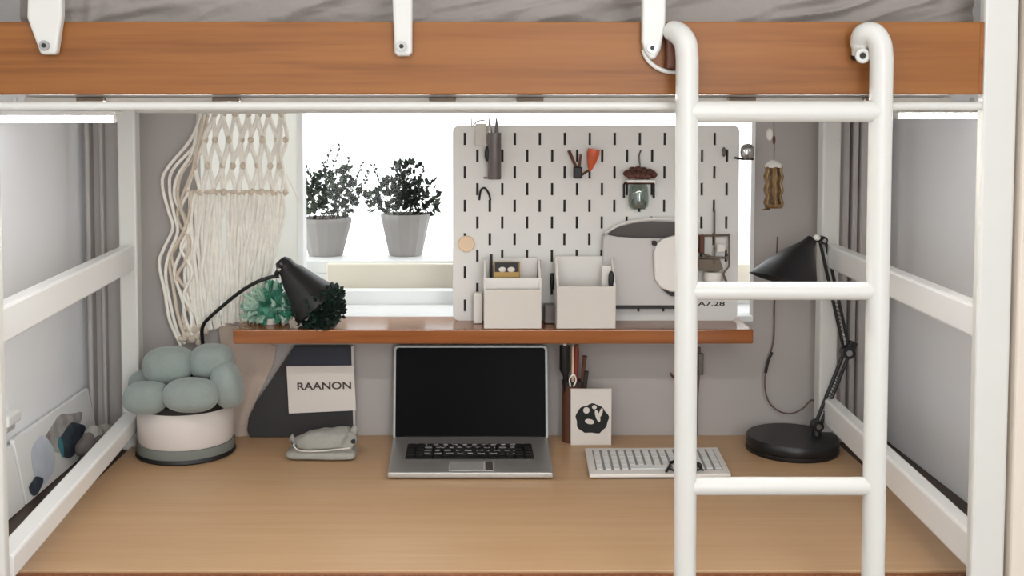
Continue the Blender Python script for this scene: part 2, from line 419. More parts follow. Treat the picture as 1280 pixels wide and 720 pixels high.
# mattress with wrinkled sheet
mt = thing('mattress', 'grey rumpled mattress lying behind the honey oak bed side board', 'mattress', (0, 1.85, zb0+.017))
x0, x1 = at(18, 10, 1.50).x, fx+.005
b = MB(); NX, NZ = 460, 110; zlo, zhi = zb0+.017, zb1+.13
vs = []
for j in range(NZ+1):
    row = []
    for i in range(NX+1):
        u, v = i/NX, j/NZ; X = x0+(x1-x0)*u; Z = zlo+(zhi-zlo)*v
        wr_ = .0
        if u < .1: wr_ += .006*math.sin(X*260+2*mnoise.noise((X*30, Z*8, 0)))*(1-u/.1)
        q = Vector((X*3.2+Z*8, Z*24-X*6, 3.1))
        rd = lambda t: 1-abs(t)
        wr_ += .010*mnoise.noise(q)+.011*rd(mnoise.noise(q*1.6+Vector((4, 1, 0)))*1.3)+.006*mnoise.noise(q*3.4)+.0015*mnoise.noise(Vector((X*50, Z*90, 1)))
        row.append(b.bm.verts.new((X, 1.535-wr_+.02*(1-math.sin(PI*min(1, v*1.0+.02)))*.4, Z)))
    vs.append(row)
for j in range(NZ):
    for i in range(NX): b.bm.faces.new((vs[j][i], vs[j][i+1], vs[j+1][i+1], vs[j+1][i]))
bk = [[b.bm.verts.new((vs[j][i].co.x, 2.18, vs[j][i].co.z)) for i in (0, NX)] for j in (0, NZ)]
b.bm.faces.new([vs[NZ][i] for i in range(NX+1)]+[bk[1][1], bk[1][0]])
b.bm.faces.new([vs[0][i] for i in range(NX, -1, -1)]+[bk[0][0], bk[0][1]])
b.bm.faces.new([vs[j][0] for j in range(NZ+1)]+[bk[1][0], bk[0][0]])
b.bm.faces.new([vs[j][NX] for j in range(NZ, -1, -1)]+[bk[0][1], bk[1][1]])
b.bm.faces.new([bk[0][0], bk[0][1], bk[1][1], bk[1][0]])
b.build('fitted_sheet', SHEET, mt, angle=70)

# ladder hooked over the board
YL = 1.392
lad = thing('bed_ladder', 'white tubular ladder hooked over the oak side board', 'ladder', (at(980, 700, YL).x, YL, 0))
def stile(xt, xb, hook):
    pt, pb = at(xt, 75, YL), at(xb, 720, YL)
    dirv = (pb-pt)/(pb.z-pt.z)
    foot = pt+dirv*(0.0-pt.z)
    rr = .0143
    H = [at(x, y, YL+dy) for x, y, dy in hook]
    mid = [foot+(pt-foot)*t for t in (0, .3, .6, .85)]
    pts = mid+smoothpath([pt]+H, 6)
    rs = [rr]*(len(pts)-8)+[rr*.97]*4+[rr*.85]*4
    return MB().tube(pts, rs, 20, flat=(1, 0, 0)).build('stile', WHITE, lad)
s1 = stile(859, 856, [(857, 55, 0), (850, 44, .010), (843, 40, .022), (840, 40, .030)])
s2 = stile(1102, 1091, [(1100, 56, 0), (1092, 43, .004), (1081, 43, .012), (1077, 52, .020), (1077, 68, .024)])
q = at(1077, 70, 1.404)
MB().tube([q+Vector((.0068*math.cos(2*PI*k/24), -.004, .0068*math.sin(2*PI*k/24))) for k in range(24)], .0030, 10, closed=True).build('bolt_ring', WHITE, s2)
MB().cyl(q+Vector((0, -.004, 0)), q+Vector((0, .026, 0)), .0048, seg=14).build('bolt', BLACKP, s2)
q = at(843, 62, 1.407)
MB().bb(q+Vector((-.009, 0, -.024)), q+Vector((.007, .022, .020))).build('hook_shadow_plate', BROWN, s1, smooth=False, bevel=.003)  # brown plate stands in for the shadow behind the ladder hook
for (ya, yb, xa, xb_) in ((126, 153, 860, 1100), (352, 375, 858, 1096), (596, 619, 857, 1092)):
    A, B = at(xa, (ya+yb)/2, YL), at(xb_, (ya+yb)/2, YL)
    B.z = A.z
    MB().tube([A, B], (yb-ya)/2*ppm(YL), 20).build('rung', WHITE, lad)
for z_ in (.30, .55-.02):
    A = at(857, 719, YL); A = Vector((A.x+.001, YL, z_)); B = Vector((at(1091, 719, YL).x, YL, z_))
    MB().tube([A, B], .0122, 20).build('rung', WHITE, lad)

# added glowing strip to brighten walls and desk, then the lit tubes
sl = thing('added_fill_strip', 'added glowing fill strip under the bed just behind the front rail', 'light', (0, 1.50, zb0-.012))
MB().bb((fxl+.04, 1.482, zb0-.009), (fx-.04, 1.512, zb0-.0025)).build('housing', WHITE, sl, smooth=False, bevel=.001)  # body of the added fill strip
MB().bb((fxl+.045, 1.486, zb0-.0125), (fx-.045, 1.508, zb0-.0092)).build('fill_glow', FILLGLOW, sl, smooth=False, bevel=.001)
def tube_light(px0, px1, y0, y1, Y, label, e):
    x0, x1 = at(px0, y0, Y).x, at(px1, y0, Y).x
    x0 = max(x0, XL+.006); x1 = min(x1, XR-.006)
    lt = thing('tube_light', label, 'light', ((x0+x1)/2, Y, zat(y1, Y)), 'tube lights under the bed')
    ym = y0+(y1-y0)*.45
    MB().bb((x0, Y-.010, zat(ym, Y)), (x1, Y+.020, zat(y0, Y))).build('housing', WHITE, lt, smooth=False, bevel=.002)
    r = (zat(ym, Y)-zat(y1, Y))/2
    MB().tube([(x0+.004, Y, zat(y1, Y)+r*.98), (x1-.004, Y, zat(y1, Y)+r*.98)], r, 14).build('tube', TUBEL, lt)
    for x in (x0+.003, x1-.003):
        MB().bb((x-.003, Y-r, zat(y1, Y)), (x+.003, Y+r, zat(ym-.5, Y))).build('end_cap', WHITE, lt, smooth=False, bevel=.001)
    for x in (x0+.03, x1-.03):
        MB().bb((x-.003, Y+.004, zat(y0, Y)+.0003), (x+.003, Y+.010, zb0+.0035)).build('hanger', WHITE, lt, smooth=False)
tube_light(-6, 147, 138, 153, 1.80, 'lit white tube light under the bed at the left wall', 1)
tube_light(1118, 1240, 136, 148, 1.80, 'lit white tube light under the bed at the right wall', 1)
# ================================================================== DESK
dk = thing('desk', 'light oak desk top fitted between the bed posts', 'desk', (0, 1.9, 0))
dyf = on(640, 713, DESK).y; dxl, dxr = -.690, .748
b = MB().bb((dxl, dyf, DESK-.03), (dxr, YW-.001, DESK))
b.build('desk_top', DESKW, dk, smooth=False, bevel=.0015)
MB().bb((dxl, dyf-.012, DESK-.045), (dxr, dyf-.0005, DESK-.003)).build('front_lip', LIPW, dk, smooth=False, bevel=.002)
MB().bb((XL+.002, dyf, DESK-.03), (dxl-.0005, YW-.001, DESK-.006)).build('gap_shade_strip', GAPSHADE, dk, smooth=False, bevel=.001)  # dark strips put in for the shadowed gap beside the desk
MB().bb((dxr+.0005, dyf, DESK-.03), (XR-.002, YW-.001, DESK-.006)).build('gap_shade_strip', GAPSHADE, dk, smooth=False, bevel=.001)
for x in (dxl+.06, dxr-.06):
    for y in (dyf+.06, YW-.06):
        MB().bb((x-.02, y-.02, 0), (x+.02, y+.02, DESK-.03)).build('leg', WHITE, dk, smooth=False, bevel=.003)

# ================================================================== SHELF
ysf = 2.135
sz1, sz0 = zat(412, ysf), zat(430, ysf)
sx0, sx1 = at(291, 415, ysf).x, at(942, 415, ysf).x
shf = thing('wall_shelf', 'oak wall shelf under the window above the laptop', 'shelf', ((sx0+sx1)/2, 2.2, sz0))
MB().bb((sx0, ysf, sz0), (sx1, YW-.001, sz1)).build('shelf_board', SHELFW, shf, smooth=False, bevel=.003)
for px_ in (470, 800):
    x = at(px_, 440, YW).x
    MB().bb((x-.006, YW-.06, sz0-.008), (x+.006, YW-.001, sz0-.0003)).build('bracket', WHITE, shf, smooth=False, bevel=.001)

# ================================================================== PEGBOARD
YP = 2.232
mp = ppm(YP)
pz0 = sz1; pz1 = zat(157, YP)
def pxx(px, py=280): return at(px, py, YP).x
pX0, pX1 = pxx(566), pxx(923)
peg = thing('pegboard', 'large white slotted pegboard standing on the oak shelf before the window', 'pegboard', ((pX0+pX1)/2, YP, pz0))
TH = .006
bm = bmesh.new(); b = MB(); b.bm.free(); b.bm = bm
def q4(a, b_, c, d): bm.faces.new([bm.verts.new(v) for v in (a, b_, c, d)])
ix0, ix1 = pX0+.012, pX1-.012; iz0, iz1 = pz0+.014, pz1-.010
rows = 11; rh = (iz1-iz0)/rows; cols = 11; cw = (ix1-ix0)/cols
sw, sh = .0026, .0125
for r in range(rows):
    zlo = iz0+r*rh; zhi = zlo+rh; zc = (zlo+zhi)/2
    off = .5*cw if (r % 2) else .25*cw*0+.0
    cs = [ix0+cw*(k+.25)+(cw*.5 if r % 2 else 0) for k in range(cols)]
    cs = [c for c in cs if ix0+.003 < c < ix1-.003]
    if r == 0: cs = [c for c in cs if c < pxx(850)]      # plain strip behind the printed letters
    q4((ix0, YP, zlo), (ix1, YP, zlo), (ix1, YP, zc-sh), (ix0, YP, zc-sh))
    q4((ix0, YP, zc+sh), (ix1, YP, zc+sh), (ix1, YP, zhi), (ix0, YP, zhi))
    prev = ix0
    for c in cs+[None]:
        xe = ix1 if c is None else c-sw
        q4((prev, YP, zc-sh), (xe, YP, zc-sh), (xe, YP, zc+sh), (prev, YP, zc+sh))
        if c is not None:
            a, e = c-sw, c+sw
            for (p1, p2) in (((a, zc-sh), (e, zc-sh)), ((e, zc-sh), (e, zc+sh)), ((e, zc+sh), (a, zc+sh)), ((a, zc+sh), (a, zc-sh))):
                q4((p1[0], YP, p1[1]), (p2[0], YP, p2[1]), (p2[0], YP+TH, p2[1]), (p1[0], YP+TH, p1[1]))
            prev = e
# rounded border ring and side walls
R = .013; ring_o = []; ring_i = []
for (cx, cz, a0, ic) in ((pX1-R, pz1-R, 0, (ix1, iz1)), (pX0+R, pz1-R, 90, (ix0, iz1)), (pX0+R, pz0+R, 180, (ix0, iz0)), (pX1-R, pz0+R, 270, (ix1, iz0))):
    for k in range(7):
        a = math.radians(a0+15*k); ring_o.append((cx+R*math.cos(a), cz+R*math.sin(a))); ring_i.append(ic)
n = len(ring_o)
for i in range(n):
    j = (i+1) % n; o1, o2, i1, i2 = ring_o[i], ring_o[j], ring_i[i], ring_i[j]
    f = [(o1[0], YP, o1[1]), (o2[0], YP, o2[1]), (i2[0], YP, i2[1])]
    if i1 != i2: f.append((i1[0], YP, i1[1]))
    bm.faces.new([bm.verts.new(v) for v in f])
    q4((o1[0], YP, o1[1]), (o2[0], YP, o2[1]), (o2[0], YP+TH, o2[1]), (o1[0], YP+TH, o1[1]))
bmesh.ops.remove_doubles(bm, verts=bm.verts[:], dist=1e-5)
b.build('slotted_panel', PEGW, peg, smooth=False)
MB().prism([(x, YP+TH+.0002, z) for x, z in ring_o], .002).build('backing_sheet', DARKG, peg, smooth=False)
# stand-off edge frame
MB().bb((pX0+.02, YP+TH+.0025, pz0+.02), (pX1-.02, YW-.012, pz0+.035)).bb((pX0+.02, YP+TH+.0025, pz1-.05), (pX1-.02, YW-.012, pz1-.035)).build('spacer', WHITE, peg, smooth=False)
text_part('lettering', 'A7.28', .012, INKB, peg, at(889, 380, YP-.0006), width=34*mp)

# peg-mounted things
def wire(pts, r, name, m, parent=None, seg=8, n=5): return MB().tube(smoothpath(pts, n), r, seg).build(name, m, parent)
q = at(583, 305, YP-.008)
tag(MB().lathe([(.0001, 0), (.0150, 0), (.0165, .0015), (.0165, .0055), (.015, .007), (.0001, .007)], q+Vector((0, .0075, 0)), 36, Matrix.Rotation(PI/2, 3, 'X')).build('wooden_disc', PEACH), 'round peach-coloured wooden disc at the left edge of the pegboard', 'knob')
# gunmetal tube holder, top left
c = at(618, 224, YP-.022)
tb = thing('metal_tube', 'tall gunmetal tube holding two tools, hung at the pegboard top left', 'holder', c)
hgt = zat(166, c.y)-c.z; r_ = .0135
MB().lathe([(.0001, 0), (r_*.95, 0), (r_, .002), (r_, hgt), (r_-.0015, hgt), (r_-.0015, .004), (.0001, .004)], c, 28).build('tube_body', GUNM, tb)
MB().bb(c+Vector((-.004, r_-.002, hgt*.8)), c+Vector((.004, .0215, hgt*.8+.006))).build('hook', BLACKP, tb, smooth=False)
MB().bb(c+Vector((-.022, -.006, .001)), c+Vector((-.011, .008, .004))).build('base_lip', GUNM, tb, smooth=False, bevel=.001)
MB().ell(c+Vector((-.014, -.002, hgt*.55)), (.006, .005, .016)).build('side_clip', BLACKP, tb)
for dx, tx, m_, nm in ((-.006, -.010, STEEL, 'ruler'), (.006, .004, GUNM, 'blade')):
    a = c+Vector((dx, 0, .01)); e = Vector((c.x+tx, c.y, zat(148, c.y)))
    tag(MB().tube([a, a+(e-a)*.8, e], [.0042, .0042, .0012], 10).build('steel_pick', m_), 'pointed %s steel tool standing in the gunmetal tube' % ('pale' if m_ is STEEL else 'dark'), 'tool')
c = at(601, 168, YP-.012)
tg = thing('hanging_tag', 'small beige tag hanging left of the gunmetal tube', 'tag', c)
MB().box(c, (.022, .002, .044)).build('tag_card', CREAMP, tg, smooth=False, bevel=.001)
wire([at(590, 147, YP-.012), at(590, 158, YP-.010), at(596, 152, YP-.013), at(606, 150, YP-.012)], .0012, 'tag_wire', STEEL, tg)
# inverted U hook
tag(wire([at(599, 250, YP-.001), at(601, 238, YP-.008), at(606, 235, YP-.010), at(611, 242, YP-.008), at(613, 250, YP-.001)], .0021, 'wire_hook', BLACKP), 'small black arched hook below the gunmetal tube', 'hook')
# black clip with prongs + orange tool
c = at(722, 223, YP-.016)
bc = thing('black_clip', 'black two-pronged clip on the pegboard beside an orange scoop', 'clip', c)
MB().box(c+Vector((0, 0, .012)), (.017, .018, .024)).build('clip_body', BLACKP, bc, smooth=False, bevel=.003)
MB().tube([c+Vector((-.003, 0, .022)), at(711, 188, YP-.018)], [.003, .0036], 10).build('prong', BROWN, bc)
MB().tube([c+Vector((.003, 0, .022)), at(726, 193, YP-.018)], [.003, .0024], 10).build('prong', BROWN, bc)
MB().bb(c+Vector((-.003, .008, .008)), c+Vector((.003, .0155, .014))).build('peg', BLACKP, bc, smooth=False)
osc = thing('orange_scoop', 'orange leaf-shaped scoop on the pegboard beside the black clip', 'scoop', at(738, 216, YP-.014))
q = at(740, 200, YP-.014)
MB().lathe([(.0012, -.024), (.0045, -.018), (.009, -.004), (.0125, .012), (.0120, .022), (.0108, .022), (.011, .012), (.008, 0), (.003, -.014)], q, 24, Matrix.Rotation(.18, 3, 'Y')).build('scoop_bowl', ORANGE, osc)
MB().tube(smoothpath([at(736, 213, YP-.014), at(731, 216, YP-.014), at(727, 219, YP-.016)], 4), .0024, 8).build('handle', BROWN, osc)
# basket with seed pods and jar
c = at(800, 226, YP-.022)
tr = thing('wire_tray', 'white pegboard tray on dark wire legs holding brown seed pods', 'tray', c)
hw_ = 18*mp
MB().box(c, (hw_*2, .036, .006)).build('tray_plate', OFFW, tr, smooth=False, bevel=.002)
for sx_ in (-1, 1):
    MB().tube([c+Vector((sx_*(hw_-.004), .016, -.003)), c+Vector((sx_*(hw_+.001), .013, -.008)), c+Vector((sx_*(hw_+.001), .013, -.036))], .0022, 8).build('wire_leg', BLACKP, tr)
MB().tube([c+Vector((-hw_, .014, -.006)), c+Vector((hw_, .014, -.006))], .002, 8).build('wire_rail', BROWN, tr)
i = 0
podpos = [(784, 217), (791, 213), (798, 212), (805, 214), (812, 215), (817, 218), (788, 219), (796, 219), (803, 220), (810, 220)]
labs = ['leftmost on the tray', 'at the upper left of the heap', 'at the top middle of the heap', 'at the top right of the heap', 'at the upper right of the heap', 'rightmost on the tray', 'low at the left front of the heap', 'low just left of the heap middle', 'low just right of the heap middle', 'low at the right front of the heap']
for (x, y), lb in zip(podpos, labs):
    yy = c.y + (.008 if y < 217 else -.006)
    q = at(x, min(y, 219.5), yy)
    o = MB().ell(q, (.0078, .0075, .0072), seg=14, rings=9, amp=.25, fr=160).build('seed_pod', NUT)
    tag(o, 'brown wrinkled seed pod ' + lb, 'seed pod', 'brown seed pods heaped on the pegboard tray')
jq = at(798, 262, YP-.020)
jr = thing('glass_jar', 'cloudy grey-green glass jar hanging under the seed pod tray', 'jar', jq)
jh = zat(231, jq.y)-jq.z
MB().lathe([(.0001, 0), (.014, 0), (.0195, .007), (.0205, .02), (.019, jh-.008), (.0165, jh), (.0152, jh), (.0178, jh-.008), (.0192, .02), (.018, .008), (.013, .002), (.0001, .002)], jq, 32).build('jar_glass', JARG, jr)
MB().ell(jq+Vector((0, 0, .013)), (.016, .016, .010), seg=16, rings=10, amp=.2, fr=90).build('filling', GREYF, jr)
wire([at(801, 188, YP-.001), at(799, 195, YP-.006), at(800, 207, YP-.007)], .0016, 'hanging_wire', GUNM)
tag(bpy.data.objects['hanging_wire'], 'thin dark wire peg just above the seed pod heap', 'wire')
# grey bin with a curved open top
Yb = YP-.030
gb = thing('magazine_bin', 'large grey pegboard bin with an arched open top', 'bin', at(812, 383, Yb))
out = [(754, 384), (754, 300), (757, 293), (772, 296), (800, 298), (835, 298), (868, 295), (868, 384)]
MB().prism([at(x, y, Yb) for x, y in out], .004).build('front_panel', GREYM, gb, smooth=False, bevel=.0015)
out2 = [(754, 384), (754, 293), (770, 283), (790, 277), (812, 274), (840, 275), (868, 280), (868, 384)]
MB().prism([at(x, y, YP-.006) for x, y in out2], .004).build('back_panel', GREYM, gb, smooth=False)
MB().tube(smoothpath([at(x, y, Y_) for x, y, Y_ in ((756, 292, Yb+.006), (772, 282, YP-.010), (792, 276, YP-.010), (815, 273.5, YP-.010), (845, 275, YP-.010), (868, 281, YP-.010))], 4), .0033, 8).build('rim', OFFW, gb)
for x in (754.5, 867):
    a = at(x, 384, Yb); e = at(x, 296, Yb)
    MB().bb((a.x-.0015, Yb+.004, a.z), (a.x+.0015, YP-.006, e.z)).build('side_panel', GREYM, gb, smooth=False)
a, e = at(756, 386, Yb), at(868, 381.5, Yb)
MB().bb((a.x, Yb-.001, a.z), (e.x, YP-.004, e.z)).build('base_strip', BLACKP, gb, smooth=False, bevel=.001)
MB().prism([at(x, y, YP-.009) for x, y in [(757, 300), (757, 291), (772, 284), (792, 279), (815, 276.5), (845, 278), (866, 282), (866, 300)]], .002).build('rim_shade_panel', SHADE_FOLD, gb, smooth=False)  # shade under the arched rim, put in as a dark panel
# white rounded case hung on the bin
cs_ = thing('white_case', 'white rounded case hung in front of the grey pegboard bin', 'case', at(845, 365, Yb-.016))
pts = []
x0_, x1_, y0_, y1_ = 817, 884, 294, 366
pts = [(x0_, 318), (820, 306), (828, 299), (842, 295), (866, 294), (874, 300), (876, 315), (876, 350), (870, 361), (858, 366), (838, 365), (826, 360), (819, 350)]
MB().prism([at(x-3 if x > 860 else x, y, Yb-.016) for x, y in pts], .014).build('shell', OFFW, cs_, smooth=False, bevel=.004, seg=3)
MB().box(at(818, 304, Yb-.012), (.009, .012, .009)).build('hinge', DARKG, cs_, smooth=False, bevel=.002)
MB().prism([at(x, y, Yb-.010) for x, y in ((828, 362), (845, 365), (862, 365), (860, 372), (838, 370))], .009).build('clasp', BLACKP, cs_, smooth=False)
# wire rack with small bottles right of the stile
wk = thing('wire_rack', 'bronze wire rack of small clips at the right of the pegboard', 'rack', at(890, 352, YP-.016))
W = lambda *pp: [at(x, y, YP-.016) for x, y in pp]
for pp in (((868, 293), (868, 352)), ((868, 295), (911, 294)), ((911, 292), (911, 333), (904, 342), (908, 352)), ((868, 322), (911, 322)), ((893, 262), (893, 330)), ((868, 308), (880, 318), (893, 322))):
    MB().tube(W(*pp), .0022, 8).build('wire', BRONZE, wk)
for pp in ((868, 296, .02), (911, 320, .02)):
    a = at(pp[0], pp[1], YP-.016); MB().tube([a, a+Vector((0, .0155, 0))], .002, 8).build('peg', BRONZE, wk)
MB().prism(W((872, 324), (900, 324), (904, 336), (898, 340), (872, 338)), .006).build('clip_plate', BRONZE, wk, smooth=False, bevel=.001)
MB().box(at(877, 305, YP-.018), (.0105, .010, .038)).build('clip_block', BROWN, wk, smooth=False, bevel=.002)
MB().box(at(901, 310, YP-.018), (.016, .006, .016)).build('paper_slip', OFFW, wk, smooth=False, bevel=.001)
cup = at(891, 356, YP-.022)
tag(MB().lathe([(.0001, 0), (.016, 0), (.0185, .006), (.019, .020), (.0165, .026), (.0150, .026), (.0001, .024)], cup-Vector((0, 0, .0)), 28).build('white_cup', OFFW), 'small white cup under the bronze wire rack', 'cup')
c = at(905, 190, YP-.006)
tag(MB().ell(c, (.0035, .0055, .010)).build('pegboard_peg', GUNM), 'small grey peg at the pegboard upper right', 'peg')
# steel knob across the bright window strip
c = at(934, 190, YP-.006)
kb = thing('steel_clamp', 'round steel clamp gripping the pegboard right edge before the window', 'clamp', c)
MB().ell(c, (.014, .010, .017), p=.8).build('clamp_body', STEEL, kb)
MB().tube([at(918, 197, YP-.004), at(928, 199, YP-.009), at(942, 199, YP-.009)], .002, 8).build('clamp_wire', BLACKP, kb)

# ================================================================== desk organisers on the shelf
def organiser(x0, x1, ytop, yf, ybot, name, label, dep=.075):
    Yf = ysf+.006
    a = at(x0, ybot, Yf); e = at(x1, yf, Yf)
    o = thing(name, label, 'box', ((a.x+e.x)/2, Yf+dep/2, sz1), 'white organiser boxes on the shelf')
    z0 = sz1+.0003; zf = zat(yf, Yf); zb = zat(ytop, Yf+dep); t = .004
    MB().bb((a.x, Yf, z0), (e.x, Yf+t, zf)).build('front_panel', CREAMP, o, smooth=False, bevel=.0015)
    MB().bb((a.x, Yf+dep-t, z0), (e.x, Yf+dep, zb)).build('back_panel', OFFW, o, smooth=False, bevel=.0015)
    for x in (a.x, e.x-t):
        b = MB(); P = [(Yf+t, z0), (Yf+dep-t, z0), (Yf+dep-t, zb-.002), (Yf+dep*.7, zb-.002), (Yf+t, zf)]
        A = [b.bm.verts.new((x, y, z)) for y, z in P]; B = [b.bm.verts.new((x+t, y, z)) for y, z in P]
        b.bm.faces.new(A); b.bm.faces.new(B[::-1])
        for i in range(5): b.bm.faces.new((A[i], B[i], B[(i+1) % 5], A[(i+1) % 5]))
        b.build('side_panel', OFFW, o, smooth=False)
    MB().bb((a.x+t, Yf+t, z0), (e.x-t, Yf+dep-t, z0+.004)).build('base', OFFW, o, smooth=False)
    return o, Yf, z0
o1, Yf, z0 = organiser(605, 677, 322, 362, 411, 'desk_organiser', 'white desk organiser box holding a small gold-framed card, left on the shelf')
o2, Yf, z0 = organiser(696, 770, 320, 358, 411, 'desk_organiser', 'white desk organiser box holding a cream card and a black tool, nearer the ladder')
MB().bb(at(604, 362, Yf+.02)+Vector((0, 0, 0)), at(677, 347, Yf+.026)).build('divider', OFFW, o1, smooth=False, bevel=.001)
fr = thing('gold_card', 'small gold-framed dark card in the left organiser box', 'card', at(634, 355, Yf+.036))
YY = Yf+.036
MB().bb((at(617, 340, YY).x, YY, sz1+.006), (at(650, 322, YY).x, YY+.004, zat(327, YY))).build('card_panel', GOLD, fr, smooth=False, bevel=.001)
a, e = at(618.5, 340, YY-.001), at(648.5, 328, YY-.001)
MB().bb((a.x, YY-.001, a.z), (e.x, YY-.0001, e.z)).build('dark_insert', BLACKP, fr, smooth=False)
for x in (628, 639):
    MB().ell(at(x, 337, YY-.002), (.0075, .002, .0055), seg=12, rings=8).build('pearl', CARD, fr)
def stick(name, px0, py0, px1, py1, Y, r, m, label, cat='pen', tip=None):
    a, e = at(px0, py0, Y), at(px1, py1, Y)
    rs = [r, r, r*(tip if tip is not None else 1)]
    o = MB().tube([a, a+(e-a)*.85, e], rs, 10).build(name, m); return tag(o, label, cat)
stick('brown_pencil', 672, 408-14, 674, 325, Yf+.060, .0035, BROWN, 'dark brown pencil at the right end of the left organiser box')
stick('dark_pen', 612.5, 400, 614, 318, Yf+.0605, .0028, DARKG, 'dark slim pen at the left end of the left organiser box')
YY = Yf+.03
a, e = at(752, 400, YY), at(764, 332, YY)
tag(MB().bb((a.x, YY, a.z), (e.x, YY+.006, e.z)).build('cream_card', OFFW, smooth=False, bevel=.001), 'narrow cream card standing in the organiser box nearer the ladder', 'card')
q = at(764, 350, Yf+.014)
tag(MB().ell(q, (.0058, .006, .018), p=.8).ell(q-Vector((0, 0, .04)), (.003, .003, .035)).build('black_marker', BLACKP), 'rounded black tool handle in the organiser box nearer the ladder', 'tool')
c = at(690, 352, YP-.008)
tag(MB().ell(c, (.004, .0075, .018), p=.7).build('black_peg', BLACKP), 'black oval peg on the pegboard between the two organiser boxes', 'peg')
a, e = at(680, 397, 2.21), at(692, 380, 2.21)
tag(MB().bb((a.x, 2.195, sz1+.0004), (e.x+.004, 2.222, e.z)).build('grey_block', GUNM, smooth=False, bevel=.002), 'small dark grey block between the two organiser boxes', 'block')
a = at(591, 405, 2.20)
tag(MB().bb((at(592, 400, 2.20).x, 2.195, sz1+.0004), (at(604, 400, 2.2).x-.002, 2.215, zat(366, 2.20))).build('white_block', OFFW, smooth=False, bevel=.002), 'small white block beside the left organiser box', 'block')

# ================================================================== MACRAME
YM = 2.250
mac = thing('macrame_hanging', 'cream macrame wall hanging with wavy ropes hung under the bed left of the window', 'wall hanging', at(300, 410, YM))
def M(x, y, dy=0): return at(x, y, YM+dy)
MB().tube([M(243, 140), M(359, 140)], .0035, 10).build('dowel', ROPE2, mac)
N = 16
for i in range(N):
    pts = []
    for k in range(25):
        t = k/24; y = 142+98*t
        x = (249+106*i/(N-1))*(1-t)+(238+117*i/(N-1))*t
        x += (-1)**i*3.1*math.cos(t*PI*3)
        x += 2.2*math.sin(t*6+i*.9)
        pts.append(M(x, y, .003*math.sin(t*PI*3+i)))
    MB().tube(pts, .0042+.0008*(i % 3), 8).build('knotted_cord', ROPE, mac)
for j in range(4):
    b = MB()
    t = j/3; y = 142+98*t
    for i in range(0, N, 1):
        if (i+j) % 2 == 0:
            x = (249+106*(i+.5)/(N-1))*(1-t)+(238+117*(i+.5)/(N-1))*t+2.2*math.sin(t*6+i*.9)
            b.ell(M(min(x, 357), y, -.003), (.0062, .006, .0075), seg=10, rings=7, amp=.2, fr=200)
    b.build('knot_row', ROPE2, mac)
b = MB()
for k in range(40):
    x = 234+122*k/39; b.ell(M(x, 240.5+random.uniform(-.8, .8), -.002), (.0038, .0055, .0058), Matrix.Rotation(.6, 3, 'Y'), seg=8, rings=6)
b.build('knotted_bar', ROPE2, mac)
NB = 34
for i in range(NB):
    u = i/(NB-1); x0_ = 237+116*u
    yend = 420-30*u if u < .45 else 405-3*math.sin(i)
    if u > .45: yend = min(yend, 404)
    x1_ = 240+90*u
    if u > .8: x1_ -= 4
    pts = []
    for k in range(22):
        t = k/21; y = 241+(yend-241)*t
        bul = 6*math.sin(PI*t)*(-1 if u < .4 else (.6 if u > .8 else 0))
        x = x0_*(1-t)+x1_*t+bul+1.6*math.sin(t*9+i*1.7)+.9*math.sin(t*17+i)
        pts.append(M(x, y, .004*math.sin(t*5+i*2.1)))
    MB().tube(pts, .0040, 8).build('fringe_cord', ROPE, mac)
loose = [
 [(252, 143), (238, 175), (208, 212), (203, 232), (210, 262), (216, 285), (205, 310), (199, 330), (206, 365), (212, 400), (226, 432)],
 [(256, 143), (246, 178), (216, 212), (212, 236), (217, 265), (222, 290), (211, 318), (207, 345), (214, 385), (222, 415), (231, 430)],
 [(260, 143), (250, 185), (228, 215), (222, 240), (226, 262), (232, 282), (222, 305), (212, 325), (216, 355), (222, 392), (232, 425)],
 [(250, 143), (240, 190), (222, 220), (218, 246), (230, 270), (236, 292), (224, 320), (218, 342), (228, 375), (232, 400), (240, 418)],
 [(254, 146), (244, 200), (236, 225), (226, 250), (222, 275), (236, 300), (232, 325), (220, 350), (234, 380), (240, 405), (236, 428)],
 [(236, 240), (226, 262), (236, 285), (226, 310), (240, 340), (230, 370), (246, 395), (252, 412), (236, 424)],
 [(240, 240), (236, 270), (226, 296), (214, 318), (224, 350), (240, 372), (228, 396), (238, 416)],
 [(352, 241), (356, 262), (352, 285), (344, 312), (338, 340)],
 [(348, 200), (362, 226), (374, 254)],
 [(352, 160), (350, 190), (355, 215), (352, 240)]]
for i, L in enumerate(loose):
    th = .0016 if i == 8 else (.0034 if i < 7 else .003)
    MB().tube(smoothpath([M(x, y, -.006-.004*math.sin(i*2+k)) for k, (x, y) in enumerate(L)], 5), th, 8).build('loose_cord', ROPE2 if i in (2, 4, 6) else ROPE, mac)
b = MB()
for (x, y) in ((228, 424), (236, 418), (243, 412), (250, 409), (240, 424), (247, 420), (232, 409), (256, 414), (250, 428)):
    b.ell(M(x, y, -.004), (.009, .008, .008), seg=10, rings=7, amp=.35, fr=120)
b.build('end_knot', ROPE2, mac)
for x in (255, 300, 345):
    a = M(x, 140); MB().tube([a, Vector((a.x, YB, zq-.0095))], .0016, 6).build('hanging_loop', ROPE, mac)

